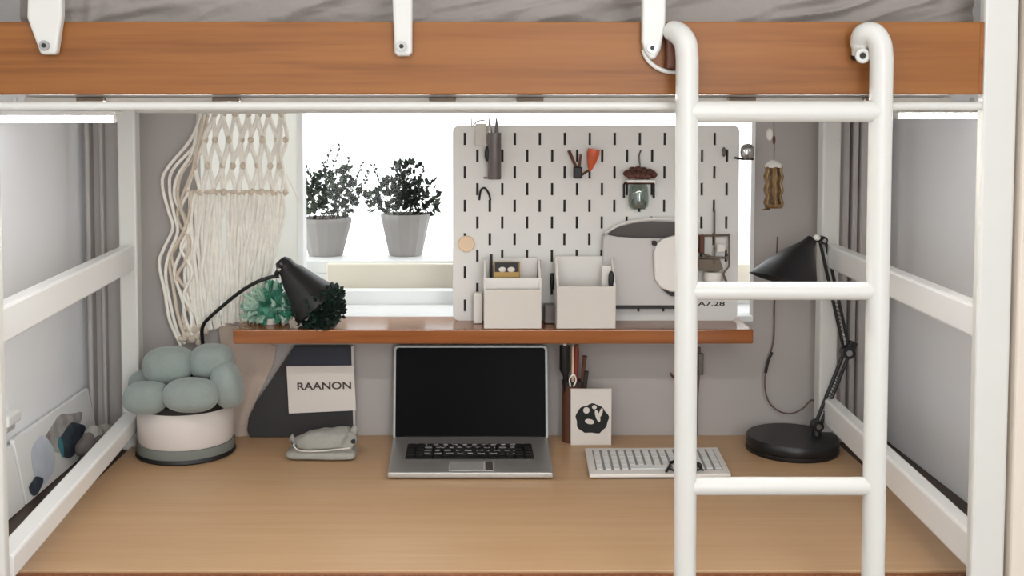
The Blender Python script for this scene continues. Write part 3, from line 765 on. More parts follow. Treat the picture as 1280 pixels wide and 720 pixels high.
# draped cloth below the shelf's left end
dc = MB(); NXc, NZc = 26, 30
left = [(272, 400), (275, 430), (284, 462), (287, 500), (286, 530), (284, 553)]
right = [(294, 408), (346, 434), (342, 455), (328, 484), (317, 510), (314, 553)]
def interp(L, t):
    k = t*(len(L)-1); i = min(int(k), len(L)-2); f = k-i
    return L[i][0]*(1-f)+L[i+1][0]*f, L[i][1]*(1-f)+L[i+1][1]*f
g = []
for j in range(NZc+1):
    t = j/NZc; A = interp(left, t); B = interp(right, t); row = []
    for i in range(NXc+1):
        u = i/NXc
        px_ = A[0]*(1-u)+B[0]*u; py_ = A[1]*(1-u)+B[1]*u
        yy = 2.2765-.005*(0.5+0.5*math.sin(u*9+t*4))
        row.append(at(px_, min(py_, 552), yy))
    g.append(row)
vv = [[dc.bm.verts.new(p) for p in r] for r in g]
for j in range(NZc):
    for i in range(NXc): dc.bm.faces.new((vv[j][i], vv[j][i+1], vv[j+1][i+1], vv[j+1][i]))
for vrow in g:
    pass
o = dc.build('draped_cloth', CLOTH, angle=80); sd = o.modifiers.new('solid', 'SOLIDIFY'); sd.thickness = .002
tag(o, 'taupe cloth draped from the left end of the shelf down to the desk', 'cloth')

# ================================================================== plants outside
def leaf(b, p, d, L, Wd, up=None):
    d = d.normalized(); s_ = d.cross(Vector((random.uniform(-1, 1), random.uniform(-1, 1), random.uniform(-1, 1)))).normalized()
    nrm = d.cross(s_)
    pts = [p, p+d*L*.45+s_*Wd+nrm*L*.06, p+d*L, p+d*L*.45-s_*Wd+nrm*L*.06, p+d*L*.5-nrm*L*.08]
    v = [b.bm.verts.new(q) for q in pts]
    b.bm.faces.new((v[0], v[1], v[4])); b.bm.faces.new((v[1], v[2], v[4])); b.bm.faces.new((v[2], v[3], v[4])); b.bm.faces.new((v[3], v[0], v[4]))
def potted(cx, ytop, ybot, rtop, rbot, name, label, blobs, sprigs, nleaf, dense=None):
    Yp = YO+.075; c = on(cx, ybot, lz); Yc = YO+.08
    c = at(cx, ybot, Yc); c.z = lz+.0005; m = ppm(Yc)
    h = zat(ytop, Yc)-c.z
    t = thing(name, label, 'potted plant', c, 'potted plants outside the window')
    rt, rb = rtop*m, rbot*m
    MB().lathe([(.0001, 0), (rb*.96, 0), (rb, .004), (rt*.985, h-.012), (rt, h-.010), (rt, h), (rt-.005, h), (rt-.007, h-.012), (rb-.006, .008), (.0001, .008)], c, 14).build('pot', CEMENT, t, angle=12)
    MB().ell(c+Vector((0, 0, h-.012)), (rt-.005, rt-.005, .008), amp=.2, fr=80).build('soil', SOIL, t)
    bs = MB(); bd = MB(); bp_ = MB()
    for (x, y, r) in blobs:
        e = at(x, y, Yc+random.uniform(-.02, .02)); s0 = c+Vector((random.uniform(-.6, .6)*rt, random.uniform(-.4, .4)*rt, h-.006))
        md = (s0+e)/2+Vector((0, 0, .01)); bs.tube(smoothpath([s0, md, e], 3), .0011, 5)
        for k in range(nleaf):
            d = Vector((random.gauss(0, 1), random.gauss(0, 1), random.gauss(0, 1))); d.normalize()
            p = e+d*r*m*random.uniform(.1, 1)**.7
            leaf(bd if random.random() < .72 else bp_, p, d+Vector((0, 0, .5)), random.uniform(.014, .022), random.uniform(.0055, .0085))
    for (x0_, y0_, x1_, y1_) in sprigs:
        s0, e = at(x0_, y0_, Yc), at(x1_, y1_, Yc+.005)
        P = smoothpath([s0, (s0+e)/2+Vector((random.uniform(-.004, .004), 0, 0)), e], 4); bs.tube(P, .0009, 5)
        for q in P[2:]:
            for k in range(2):
                leaf(bd, q, Vector((random.gauss(0, 1), random.gauss(0, .5), 1)), .011, .0034)
    if dense:
        for (x, y, rx, ry) in dense:
            for k in range(260):
                d = Vector((random.gauss(0, 1), random.gauss(0, 1), random.gauss(0, 1))).normalized()
                p = at(x, y, Yc)+Vector((d.x*rx*m, d.y*rx*m, d.z*ry*m))*random.uniform(.2, 1)
                leaf(bd, p, d, .013, .0052)
    bs.build('stems', STEM, t); bd.build('foliage', LEAFD, t, smooth=False); bp_.build('pale_foliage', LEAFP, t, smooth=False)
potted(407, 272, 322, 33, 22, 'potted_plant', 'loose leggy green plant in a cement pot outside the window, left of its pair',
    [(385, 258, 9), (398, 245, 11), (412, 252, 10), (425, 248, 10), (437, 256, 9), (390, 232, 9), (405, 225, 9), (422, 226, 9), (440, 236, 9), (382, 243, 8), (413, 238, 9), (450, 246, 7), (398, 262, 8), (425, 263, 8), (434, 216, 6), (378, 262, 6)],
    [(400, 235, 414, 184), (412, 235, 425, 183), (425, 235, 436, 200), (440, 240, 452, 205), (392, 235, 384, 210), (445, 245, 462, 215), (405, 240, 405, 205)], 26)
potted(507, 267, 322, 31, 21, 'potted_plant', 'dense rounded green shrub in a cement pot outside the window, nearer the pegboard',
    [(478, 245, 9), (485, 232, 8), (538, 245, 8), (540, 256, 7), (530, 232, 7), (470, 258, 7), (490, 262, 7), (530, 262, 7), (465, 248, 6), (500, 212, 7), (515, 210, 6)],
    [(480, 245, 466, 208), (520, 235, 530, 210), (500, 225, 498, 208), (530, 240, 543, 225)], 20, dense=[(502, 237, 23, 20), (512, 246, 18, 14)])

# ================================================================== succulent, left lamp, dark foliage
Ysu = 2.20
su = thing('succulent', 'teal and pale green succulent tuft on the left end of the shelf', 'plant', at(336, 411, Ysu))
su_z = sz1
b1, b2 = MB(), MB()
ctr = at(336, 390, Ysu); mm = ppm(Ysu)
for k in range(230):
    d = Vector((random.gauss(0, 1), random.gauss(0, .7)*.7, random.gauss(.25, .8))).normalized()
    e = ctr+Vector((d.x*37*mm*random.uniform(.45, 1), d.y*.034, d.z*42*mm*random.uniform(.45, 1)))
    if e.z < sz1+.004: e.z = sz1+.004+random.uniform(0, .006)
    s0 = ctr+(e-ctr)*.35; 
    bb2 = b2 if (e.x < ctr.x-.015 or random.random() < .3) else b1
    e2 = e+Vector((random.uniform(-.006, .006), random.uniform(-.006, .006), random.uniform(.004, .012))); bb2.tube([s0, (s0+e)/2+Vector((0, 0, .003)), e, e2], [.0018, .0034, .0044, .0008], 6)
b1.ell(ctr, (.022, .022, .024), amp=.3, fr=70)
b1.build('teal_leaves', TEAL, su); b2.build('pale_leaves', TEALP, su)
MB().lathe([(.0001, 0), (.018, 0), (.021, .012), (.019, .012), (.0001, .010)], Vector((ctr.x, ctr.y, sz1+.0004)), 24).build('pot', CREAMP, su)

Yl = 2.185
ll = thing('clip_lamp', 'black cone lamp on a thin bent arm tipped over the left end of the shelf', 'lamp', Vector((at(286, 552, 2.262).x, 2.262, DESK)))
arm = [Vector((at(286, 552, 2.262).x, 2.262, DESK+.004)), at(262, 490, 2.25), at(253, 425, 2.232), at(254, 407, 2.225), at(262, 397, 2.218), at(280, 381, 2.21), at(300, 365, 2.195), at(318, 354, Yl), at(336, 347, Yl), at(349, 345, Yl)]
MB().tube(smoothpath(arm, 4), .0038, 10).build('arm', BLACK, ll)
MB().cyl(arm[0]-Vector((0, 0, .0035)), arm[0], .014, .013).build('foot', BLACK, ll)
ap, mo = at(356, 332, Yl), at(399, 384, Yl-.01)
ax = (mo-ap); Ls = ax.length; rot = Vector((0, 0, 1)).rotation_difference(ax.normalized()).to_matrix()
prof = [(.0001, -.016), (.012, -.014), (.018, -.004), (.019, .006), (.020, .012), (.026, .022), (.036, Ls*.5), (.052, Ls*.9), (.054, Ls), (.052, Ls), (.050, Ls*.88), (.034, Ls*.48), (.022, .020), (.0001, .016)]
MB().lathe(prof, ap, 40, rot).build('lamp_shade', BLACK, ll)
MB().cyl(at(345, 343, Yl-.010), at(352, 330, Yl-.02), .0045, .004).build('bracket', BLACK, ll)
MB().ell(at(349, 337, Yl-.022), (.0045, .004, .0045)).build('joint_bolt', STEEL, ll)
df = thing('dark_foliage', 'blackish green bushy leaves at the mouth of the black cone lamp', 'plant', Vector((at(402, 400, Yl-.02).x, Yl-.01, sz1)))
bL = MB()
for (x, y, r, n_) in ((404, 386, 24, 420), (416, 372, 13, 110), (388, 398, 15, 140), (418, 388, 11, 90), (402, 402, 13, 90), (396, 378, 14, 90)):
    e0 = at(x, y, Yl-.035)
    for k in range(n_):
        d = Vector((random.gauss(0, 1), random.gauss(0, .8), random.gauss(0, 1))).normalized()
        p = e0+d*r*mm*random.uniform(.3, 1)
        if p.z < sz1+.008: p.z = sz1+.008
        leaf(bL, p, d+Vector((0, 0, .2)), .012, .0056)
bL.build('leaves', LEAFK, df, smooth=False)
MB().tube([Vector((at(402, 400, Yl).x, Yl-.012, sz1+.0005)), at(402, 388, Yl-.012)], .005, 8).build('stem', STEM, df)

# ================================================================== drum + knotted cushion
dc_ = on(228, 583, DESK); dr = 62*ppm(2.13); DC = Vector((at(228, 530, 2.14).x, dc_.y+dr, DESK))
dp = thing('drum_pot', 'cream drum pot with grey green band on a dark tray beside the bed post', 'pot', DC)
MB().lathe([(.0001, 0), (dr*.99, 0), (dr*1.02, .003), (dr*1.0, .009), (.0001, .009)], DC+Vector((0, 0, .0004)), 56).build('tray', BLACKP, dp)
MB().lathe([(.0001, .0095), (dr*.99, .0095), (dr*1.0, .016), (dr*.985, .027), (.0001, .027)], DC, 56).build('band', BANDG, dp).__setitem__('label', 'grey green base band')
hD = zat(520, DC.y-dr)-DESK; hR = zat(511, DC.y-dr)-DESK
MB().lathe([(.0001, .0275), (dr*.95, .0275), (dr*.975, .033), (dr*.98, hD-.006), (dr*.95, hD), (dr*.86, hD), (dr*.84, hD-.012), (.0001, hD-.012)], DC, 56).build('drum_body', DRUM, dp)
MB().lathe([(dr*.80, hD-.004), (dr*.955, hD-.002), (dr*.965, hR-.002), (dr*.80, hR)], DC, 56).build('dark_rim', BLACKP, dp)
kc = thing('knotted_cushion', 'sage green knotted cushion of fat rounded lobes on the cream drum', 'cushion', DC+Vector((0, 0, hD)))
def lobe(px_, py_, rx, ry, Y, rd, roty=0, amp=.10):
    k = ppm(Y)
    o = MB().ell(at(px_, py_, Y), (rx*k, rd, ry*k), Matrix.Rotation(roty, 3, 'Y'), seg=28, rings=18, p=.78, amp=amp, fr=14).build('lobe', SAGE, kc, angle=180)
    return o
lobe(182, 497, 29, 20, 2.085, .034, .02); lobe(240, 494, 35, 20.5, 2.075, .034, -.03); lobe(284, 482, 19, 29, 2.11, .036, -.25)
lobe(211, 455, 31, 22.5, 2.13, .042, -.05); lobe(265, 452, 27, 22, 2.14, .040, .08)
lobe(186, 480, 24, 18, 2.17, .036, 0); lobe(268, 478, 26, 20, 2.19, .034, 0); lobe(232, 470, 26, 22, 2.20, .036)
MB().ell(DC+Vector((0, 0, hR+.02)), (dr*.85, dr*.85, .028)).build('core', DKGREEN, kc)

# ================================================================== charcoal board, card, pouch
YBd = 2.262
out = [(318, 553), (312, 549), (309, 538), (311, 522), (322, 500), (340, 474), (356, 450), (368, 432.5), (441, 432.5), (444, 553)]
pb = [at(x, y, YBd) for x, y in out]
for v in pb: v.z = min(max(v.z, DESK+.0004), sz0-.001)
bd_ = thing('charcoal_board', 'charcoal board with a slanted left edge leaning under the shelf behind the grey pouch', 'board', at(380, 553, YBd))
MB().prism(pb, .008).build('board', NAVY, bd_, smooth=False, bevel=.001)
MB().prism([at(x, y, YBd-.0022) for x, y in ((368, 434), (437, 434), (437, 460), (359, 460))], .002).build('top_sleeve', NAVY2, bd_, smooth=False).__setitem__('label', 'navy top panel')
MB().prism([at(x, y, YBd-.0022) for x, y in ((439, 433), (442, 433), (444.5, 551), (442, 551))], .002).build('edge_band', GREYM, bd_, smooth=False)
cdx = thing('lettered_card', 'white card with dark capitals fixed to the charcoal board', 'card', at(401, 516, YBd-.008))
MB().prism([at(x, y, YBd-.0065) for x, y in ((358, 458), (442, 457), (445, 513), (361, 517))], .003).build('card', CARD, cdx, smooth=False, bevel=.0005)
text_part('lettering', 'RAANON', .0215, INKB, cdx, at(405, 483, YBd-.0072), rotz=-.02, width=68*ppm(YBd))

pc = on(404, 578, DESK)
po = thing('grey_pouch', 'folded grey linen pouch lying in front of the charcoal board', 'pouch', Vector((pc.x, pc.y+.035, DESK)))
Yq = pc.y+.038; kq = ppm(Yq)
MB().ell(Vector((at(404, 565, Yq).x, Yq, DESK+.010)), (45*kq, .038, .0095), p=.62, seg=36, rings=14, amp=.16, fr=34).build('base_fold', GREYF, po, angle=180)
b = MB(); b.ell(Vector((at(406, 550, Yq).x, Yq+.004, DESK+.030)), (41*kq, .034, .024), p=.8, seg=64, rings=40, amp=.20, fr=46)
for v in b.bm.verts:
    u = (v.co.x-at(406, 550, Yq).x)/(41*kq)
    if v.co.z > DESK+.03: v.co.z += (u*.55-.15*u*u)*.016*(1 if u > -1 else 0)
    else: v.co.z = DESK+.03+(v.co.z-DESK-.03)*.75
b.build('upper_fold', GREYF, po, angle=180)
MB().ell(at(443, 538, Yq), (.008, .009, .010), amp=.3, fr=80).build('knot', GREYF, po)
MB().box(at(441, 551, Yq-.008), (.010, .012, .009)).build('buckle', BLACKP, po, smooth=False, bevel=.002)
MB().tube(smoothpath([at(x, y, Yq-.036) for x, y in ((366, 556), (374, 563), (395, 564), (420, 562), (438, 560))], 4), .0015, 6).build('seam', CREAMP, po)

# ================================================================== laptop
lf = on(588, 600, DESK).y; zt = DESK+.014
hinge_y = 2.218
lap = thing('laptop', 'open silver laptop with black screen in the middle of the desk', 'laptop', Vector((at(588, 590, 2.1).x, (lf+hinge_y)/2, DESK)))
cx_ = at(588, 590, lf).x; hw1 = 105.5*ppm(lf+.0); 
b = MB(); hwb = 98.5*ppm(hinge_y)
b.box((cx_, (lf+hinge_y)/2, DESK+.0085), (hw1*2, hinge_y-lf, .011))
for v in b.bm.verts:
    if v.co.y > (lf+hinge_y)/2: v.co.x = cx_+(1 if v.co.x > cx_ else -1)*max(hwb, hw1*.985)
b.build('base', ALU, lap, smooth=False, bevel=.003, seg=3)
MB().bb((cx_-hw1+.01, lf+.008, DESK+.0003), (cx_+hw1-.01, hinge_y-.01, DESK+.003)).build('underside', BLACKP, lap, smooth=False)
lt_ = DESK+.0141
def onl(px_, py_): return on(px_, py_, lt_)
# lid
lidtop = at(588, 432, 2.252); Lh = lidtop.z-(lt_-.004)
tilt = math.atan2(2.252-hinge_y, Lh)
def lidp(u, v, d=0):            # u metres across, v up the lid, d in front
    return Vector((cx_+u, hinge_y+v*math.sin(tilt)-d*math.cos(tilt), lt_-.004+v*math.cos(tilt)-d*math.sin(tilt)))
Lh /= math.cos(tilt); hl = 97.5*ppm(2.235); R = .009
def rr(hw, v0, v1, R, d, Rb=.002):
    P = []
    for (cx, cv, a0, r) in ((hw-R, v1-R, 0, R), (-hw+R, v1-R, 90, R), (-hw+Rb, v0+Rb, 180, Rb), (hw-Rb, v0+Rb, 270, Rb)):
        for k in range(7):
            a = math.radians(a0+15*k); P.append((cx+r*math.cos(a), cv+r*math.sin(a)))
    return P
def slab(P, d0, d1, name, m, parent):
    b = MB(); A = [b.bm.verts.new(lidp(u, v, d0)) for u, v in P]; B = [b.bm.verts.new(lidp(u, v, d1)) for u, v in P]
    b.bm.faces.new(A); b.bm.faces.new(B[::-1])
    for i in range(len(A)): b.bm.faces.new((A[i], B[i], B[(i+1) % len(A)], A[(i+1) % len(A)]))
    return b.build(name, m, parent, smooth=False)
lid = slab(rr(hl, 0, Lh, R, 0), -.006, 0, 'lid', ALU2, lap)
slab(rr(hl-.0045, .004, Lh-.0042, R*.7, 0), .0001, .0009, 'screen', SCREEN, lid)
MB().tube([(cx_-hl*.85, hinge_y+.002, lt_-.002), (cx_+hl*.85, hinge_y+.002, lt_-.002)], .005, 12).build('hinge', BLACKP, lap)
ka, kb2 = onl(511, 556), onl(664, 556); ky1, ky0 = onl(588, 555.5).y, onl(588, 574).y
ky1 = min(ky1, hinge_y-.006)
kx0, kx1 = onl(508, 565).x, onl(666, 565).x
kp = MB().bb((kx0, ky0, lt_), (kx1, ky1, lt_+.0006)).build('keyboard', BLACKP, lap, smooth=False)
nr, nc = 5, 14; dx, dy = (kx1-kx0)/nc, (ky1-ky0)/nr
for r in range(nr):
    c = 0
    while c < nc:
        wk_ = 5 if (r == 0 and c == 4) else 1
        MB().bb((kx0+c*dx+dx*.1, ky0+r*dy+dy*.1, lt_+.0007), (kx0+(c+wk_)*dx-dx*.1, ky0+(r+1)*dy-dy*.1, lt_+.0022)).build('key', KEYB, kp, smooth=False)
        c += wk_
for r, s in enumerate(['Z X C V B N M , . /', 'A S D F G H J K L ;', 'Q W E R T Y U I O P', '1 2 3 4 5 6 7 8 9 0']):
    text_part('key_legends', s, .009, GREYM, kp, ((kx0+kx1)/2, ky0+(r+1.5)*dy, lt_+.0025), width=(kx1-kx0)*.72, rotx=0, bold=False)
a, e = onl(561, 588.5), onl(617, 577)
MB().bb((a.x, a.y, lt_), (e.x, e.y, lt_+.0005)).build('trackpad', GREYM, lap, smooth=False)
b = MB(); b.bb((a.x+.002, a.y+.002, lt_+.0006), (e.x-.02, e.y-.002, lt_+.0010)); b.build('pad_sticker', KEYG, lap, smooth=False)
MB().bb((e.x-.016, a.y+.002, lt_+.0006), (e.x-.002, e.y-.002, lt_+.0010)).build('dark_sticker', GUNM, lap, smooth=False)

# ================================================================== pen pot, card
hp = Vector((at(716, 553, 2.232).x, 2.238, DESK))
pp_ = thing('pen_pot', 'brown leather pen pot behind the white printed card', 'pen pot', hp)
hH = zat(478, 2.22)-DESK; rp = .022
MB().lathe([(.0001, 0), (rp, 0), (rp, hH), (rp-.002, hH), (rp-.002, .003), (.0001, .003)], hp+Vector((0, 0, .0003)), 28).build('pot_body', BROWN, pp_)
MB().lathe([(rp, hH-.008), (rp+.001, hH-.008), (rp+.001, hH), (rp, hH)], hp, 28).build('rim_band', DARKG, pp_)
def inpot(name, dx, dy, px1, py1, r, m, label, cat='pen', tip=.6, cap=None):
    a = hp+Vector((dx, dy, .006)); e = at(px1, py1, 2.225)
    o = MB().tube([a, a+(e-a)*.6, a+(e-a)*.93, e], [r*.7, r, r, r*tip], 12).build(name, m); tag(o, label, cat); return o
bsc = thing('black_brush', 'fat black-handled brush with a white tip in the brown pen pot', 'brush', hp+Vector((-.008, 0, .01)))
a = hp+Vector((-.010, 0, .006))
MB().tube([a, at(707, 470, 2.225), at(706, 462, 2.225), at(706, 432, 2.225)], [.0028, .0055, .011, .0105], 16).build('handle', BLACKP, bsc)
MB().ell(at(706, 430.5, 2.218), (.004, .004, .003)).build('tip', OFFW, bsc)
inpot('red_pen', .002, .004, 721, 431, .0055, RED, 'dark red lacquered pen in the brown pen pot', tip=.8)
inpot('copper_pen', -.001, -.010, 716, 433, .0026, PEACH, 'thin copper-coloured pen in the brown pen pot')
inpot('brown_pen', .009, .004, 731, 445, .004, BROWN, 'short brown pen in the brown pen pot', tip=1.2)
inpot('dark_brush', .012, -.003, 733, 464, .0048, DARKG, 'short dark grey marker in the brown pen pot', tip=1)
tag(MB().tube(smoothpath([at(x, y, 2.205) for x, y in ((713, 483), (712, 474), (717, 468), (720, 475), (717, 483))], 4), .0016, 8).build('cream_twine', ROPE), 'loop of cream twine at the rim of the brown pen pot', 'twine')
Yk = 2.205
pcd = thing('printed_card', 'small white card with a round black print standing before the pen pot', 'card', Vector((at(739, 550, Yk).x, Yk, DESK)))
pts = [at(x, y, Yk) for x, y in ((713.5, 551), (713.5, 486), (764.5, 486), (764, 551))]
for i in (0, 3): pts[i].z = DESK+.0006
MB().prism(pts, .003).build('card', CARD, pcd, smooth=False, bevel=.0004)
b = MB(); P = []
for k in range(40):
    a = 2*PI*k/40; r = 20*(1+.03*math.sin(5*a+1)+.035*math.sin(9*a))
    if abs(a-PI/2*3) < .35: r *= .93
    P.append(at(740+r*1.02*math.cos(a), 524-r*.95*math.sin(a), Yk-.0008))
b.prism(P, .0006); b.build('black_print', INK, pcd, smooth=False)
for (x, y, rx, ry, ro) in ((737, 527, 6, 3.2, -.2), (747, 520, 2.6, 8, .3), (733, 513, 4, 4, 0), (743, 509, 3, 2.6, 0), (751, 516, 2, 6, -.3)):
    P = []
    for k in range(16):
        a = 2*PI*k/16; u, v = rx*math.cos(a), ry*math.sin(a)
        P.append(at(x+u*math.cos(ro)-v*math.sin(ro), y-(u*math.sin(ro)+v*math.cos(ro)), Yk-.0014))
    MB().prism(P, .0005).build('white_print', CARD, pcd, smooth=False)

# cable + hook behind the ladder
cb = thing('hanging_cable', 'dark cable with grey plug hanging under the shelf behind the ladder', 'cable', Vector((at(870, 552, 2.262).x, 2.262, DESK)))
MB().tube([at(874, 434, 2.262), at(873, 470, 2.262), at(871, 500, 2.264), Vector((at(870, 552, 2.262).x, 2.262, DESK+.003))], .003, 8).build('cord', CORDB, cb)
MB().box(at(876, 455, 2.260), (.010, .010, .046)).build('plug', GUNM, cb, smooth=False, bevel=.002)
hk = thing('small_hook', 'small dark hook on the wall under the shelf just left of the ladder', 'hook', at(842, 470, 2.27))
MB().tube([at(838, 466, 2.262), at(841, 471, 2.262), at(845, 473, 2.27), Vector((at(847, 474, YW).x, YW, at(847, 474, YW).z))], [.0016, .003, .003, .003], 8).build('hook_arm', BROWN, hk)
MB().tube([at(845, 474, 2.272), at(845, 548, 2.272)], .0015, 6).build('string', CORDB, hk)

# ================================================================== white keyboard + glasses
zk = DESK+.010
A, B, C_, D_ = on(737, 593, zk), on(914, 592, zk), on(897, 559, zk), on(731, 560, zk)
wkb = thing('white_keyboard', 'thin white keyboard lying on the desk behind the ladder stile', 'keyboard', Vector(((A.x+B.x)/2, (A.y+C_.y)/2, DESK)))
b = MB(); bot = [b.bm.verts.new((v.x, v.y, DESK+.0035)) for v in (A, B, C_, D_)]; top = [b.bm.verts.new((v.x, v.y, zk)) for v in (A, B, C_, D_)]
b.bm.faces.new(bot[::-1]); b.bm.faces.new(top)
for i in range(4): b.bm.faces.new((bot[i], bot[(i+1) % 4], top[(i+1) % 4], top[i]))
b.build('case', OFFW, wkb, smooth=False, bevel=.0015)
MB().bb((min(A.x, D_.x)+.015, A.y+.004, DESK+.0002), (min(B.x, C_.x)-.01, C_.y-.008, DESK+.004)).build('underside', GUNM, wkb, smooth=False)
def kpos(u, v): 
    lo = A+(B-A)*u; hi = D_+(C_-D_)*u; return lo+(hi-lo)*v
u0, u1, v0, v1 = .05, .955, .14, .90
b = MB(); f = [kpos(u, v)+Vector((0, 0, .0002)) for u, v in ((u0, v0), (u1, v0), (u1, v1), (u0, v1))]
g_ = [p+Vector((0, 0, .0005)) for p in f]
va = [b.bm.verts.new(p) for p in f]; vb = [b.bm.verts.new(p) for p in g_]
b.bm.faces.new(va[::-1]); b.bm.faces.new(vb)
for i in range(4): b.bm.faces.new((va[i], va[(i+1) % 4], vb[(i+1) % 4], vb[i]))
kw = b.build('key_well', KEYG, wkb, smooth=False)
nc, nr = 15, 5
for r in range(nr):
    for c in range(nc):
        if r == 0 and 4 <= c <= 8 and c != 4: continue
        wd = 5 if (r == 0 and c == 4) else 1
        ua, ub = u0+(u1-u0)*(c+.16)/nc, u0+(u1-u0)*(c+wd-.16)/nc; va_, vb_ = v0+(v1-v0)*(r+.07)/nr, v0+(v1-v0)*(r+.93)/nr
        b = MB(); f = [kpos(u, v)+Vector((0, 0, .0008)) for u, v in ((ua, va_), (ub, va_), (ub, vb_), (ua, vb_))]
        lo = [b.bm.verts.new(p) for p in f]; hi = [b.bm.verts.new(p+Vector((0, 0, .0018))) for p in f]
        b.bm.faces.new(lo[::-1]); b.bm.faces.new(hi)
        for i in range(4): b.bm.faces.new((lo[i], lo[(i+1) % 4], hi[(i+1) % 4], hi[i]))
        b.build('key', KEYW, kw, smooth=False)
zg_ = zk+.0029
eg = thing('eyeglasses', 'black eyeglasses lying folded on the white keyboard', 'eyeglasses', on(856, 584, zg_))
r_ = .0016
G = lambda x, y, z=.002: on(x, y, zg_+z)
for cx2, cy2 in ((845, 583), (868, 583)):
    P = [G(cx2+9*math.cos(2*PI*k/20), cy2+5.5*math.sin(2*PI*k/20)) for k in range(20)]
    MB().tube(P, r_, 8, closed=True).build('rim', BLACKP, eg)
MB().tube([G(833, 589, .004), G(837, 583, .004)], .0028, 8).build('temple', BLACKP, eg)
MB().tube([G(839, 578, .005), G(845, 576, .005)], .0032, 8).build('temple', BLACKP, eg)
MB().tube([G(869, 578, .005), G(873, 582, .004), G(879, 588, .003)], [.0035, .003, .0014], 8).build('temple', BLACKP, eg)
MB().tube([G(853, 582), G(857, 580), G(860, 582)], r_, 8).build('bridge', BLACKP, eg)

# ================================================================== black desk lamp, right
rb_ = 57.5*ppm(2.17); fy = on(990, 580, DESK).y
bc_ = Vector((at(990, 560, fy+rb_).x, min(fy+rb_, YW-rb_-.002), DESK))
la = thing('desk_lamp', 'black jointed desk lamp with round weighted base at the right of the desk', 'lamp', bc_)
MB().lathe([(.0001, 0), (rb_*.98, 0), (rb_, .003), (rb_, .009), (.0001, .009)], bc_+Vector((0, 0, .0003)), 56).build('base_foot', BLACKP, la)
MB().lathe([(.0001, .0095), (rb_*.985, .0095), (rb_, .012), (rb_, .026), (rb_*.97, .030), (.0001, .031)], bc_, 56).build('base', BLACK, la)
Y1 = bc_.y+.0
P0 = at(1021, 541, Y1); P0.z = DESK+.034; P1 = at(1059, 440, Y1); P2 = at(1028, 300, Y1)
MB().cyl(Vector((P0.x, Y1, DESK+.029)), Vector((P0.x, Y1, DESK+.050)), .010, .008).build('swivel', BLACK, la)
def bar(A, B, off, r, name):
    d = (B-A).normalized(); n_ = Vector((d.z, 0, -d.x))
    MB().tube([A+n_*off, B+n_*off], r, 10).build(name, BLACK, la)
for off in (-.0055, .0055):
    bar(P0+Vector((0, 0, .012)), P1, off, .0036, 'lower_arm'); bar(P1, P2, off, .0033, 'upper_arm')
def spring(A, B, r, n_, m_):
    d = (B-A); u = d.normalized().orthogonal().normalized(); v = d.normalized().cross(u)
    return MB().tube([A+d*t/(n_*8)+(u*math.cos(t*PI/4)+v*math.sin(t*PI/4))*r for t in range(n_*8+1)], .0009, 5).build('spring', m_, la)
spring(P0+(P1-P0)*.25, P0+(P1-P0)*.7, .0035, 12, STEEL); spring(P2+(P1-P2)*.55, P2+(P1-P2)*.92, .0032, 10, STEEL)
for q, r in ((P1, .0125), (P2, .008), (P0+Vector((0, 0, .016)), .011)):
    MB().cyl(q+Vector((0, -.011, 0)), q+Vector((0, .011, 0)), r, seg=20).build('joint', BLACK, la)
    MB().cyl(q+Vector((0, -.014, 0)), q+Vector((0, -.0105, 0)), r*.5, seg=12).build('joint_screw', STEEL, la)
MB().box(P1+Vector((.008, 0, .012)), (.016, .014, .020), Matrix.Rotation(.4, 3, 'Y')).build('joint_cover', BLACK, la, smooth=False, bevel=.002)
# shade: cone hanging down-left
ap = at(1012, 303, Y1-.02); mo = at(979, 352, Y1-.045)
ax = mo-ap; Ls = ax.length; ax2 = ax.normalized()
b = MB(); rings = []
nrm = (ax2*.45+Vector((0, -.05, -1))*.55).normalized(); e1 = nrm.cross(Vector((0, 1, 0))).normalized(); e2 = nrm.cross(e1)
prof = [(-.10, .001), (-.09, .010), (.05, .014), (.16, .020), (.4, .035), (.7, .051), (1.0, .0665), (1.0, .0650), (.7, .049), (.4, .033), (.2, .020), (.2, .001)]
for t, r in prof:
    c = ap+ax*t; k = max(0, min(1, t))
    n2 = (ax2*(1-k)+nrm*k).normalized(); f1 = n2.cross(Vector((0, 1, 0))).normalized(); f2 = n2.cross(f1)
    rings.append([b.bm.verts.new(c+(f1*math.cos(2*PI*j/44)+f2*math.sin(2*PI*j/44))*r) for j in range(44)])
for r1, r2 in zip(rings, rings[1:]):
    for j in range(44): b.bm.faces.new((r1[j], r1[(j+1) % 44], r2[(j+1) % 44], r2[j]))
b.build('lamp_shade', BLACK, la)
MB().ell(ap+ax*.55, (.016, .016, .020)).build('bulb', OFFW, la)
MB().tube([ap+Vector((0, 0, .002)), P2+Vector((0, -.008, .004))], .005, 10).build('neck', BLACK, la)
MB().ell(at(1021, 297, Y1-.025), (.007, .006, .006)).build('switch_cap', OFFW, la)
cord = [at(x, y, Yc) for x, y, Yc in ((972, 296, 2.262), (970, 340, 2.264), (968, 385, 2.268), (967, 425, 2.268), (960, 452, 2.266), (956, 478, 2.262), (960, 500, 2.262), (972, 513, 2.262), (988, 517, 2.262), (1003, 511, 2.262), (1016, 500, 2.262), (1024, 520, 2.268))]
MB().tube(smoothpath(cord, 5), .0017, 8).build('cord', CORDB, la)
MB().tube(smoothpath([at(965, 440, 2.264), at(960, 452, 2.262), at(957, 466, 2.262)], 4), .0032, 8).build('cord_switch', BLACKP, la)

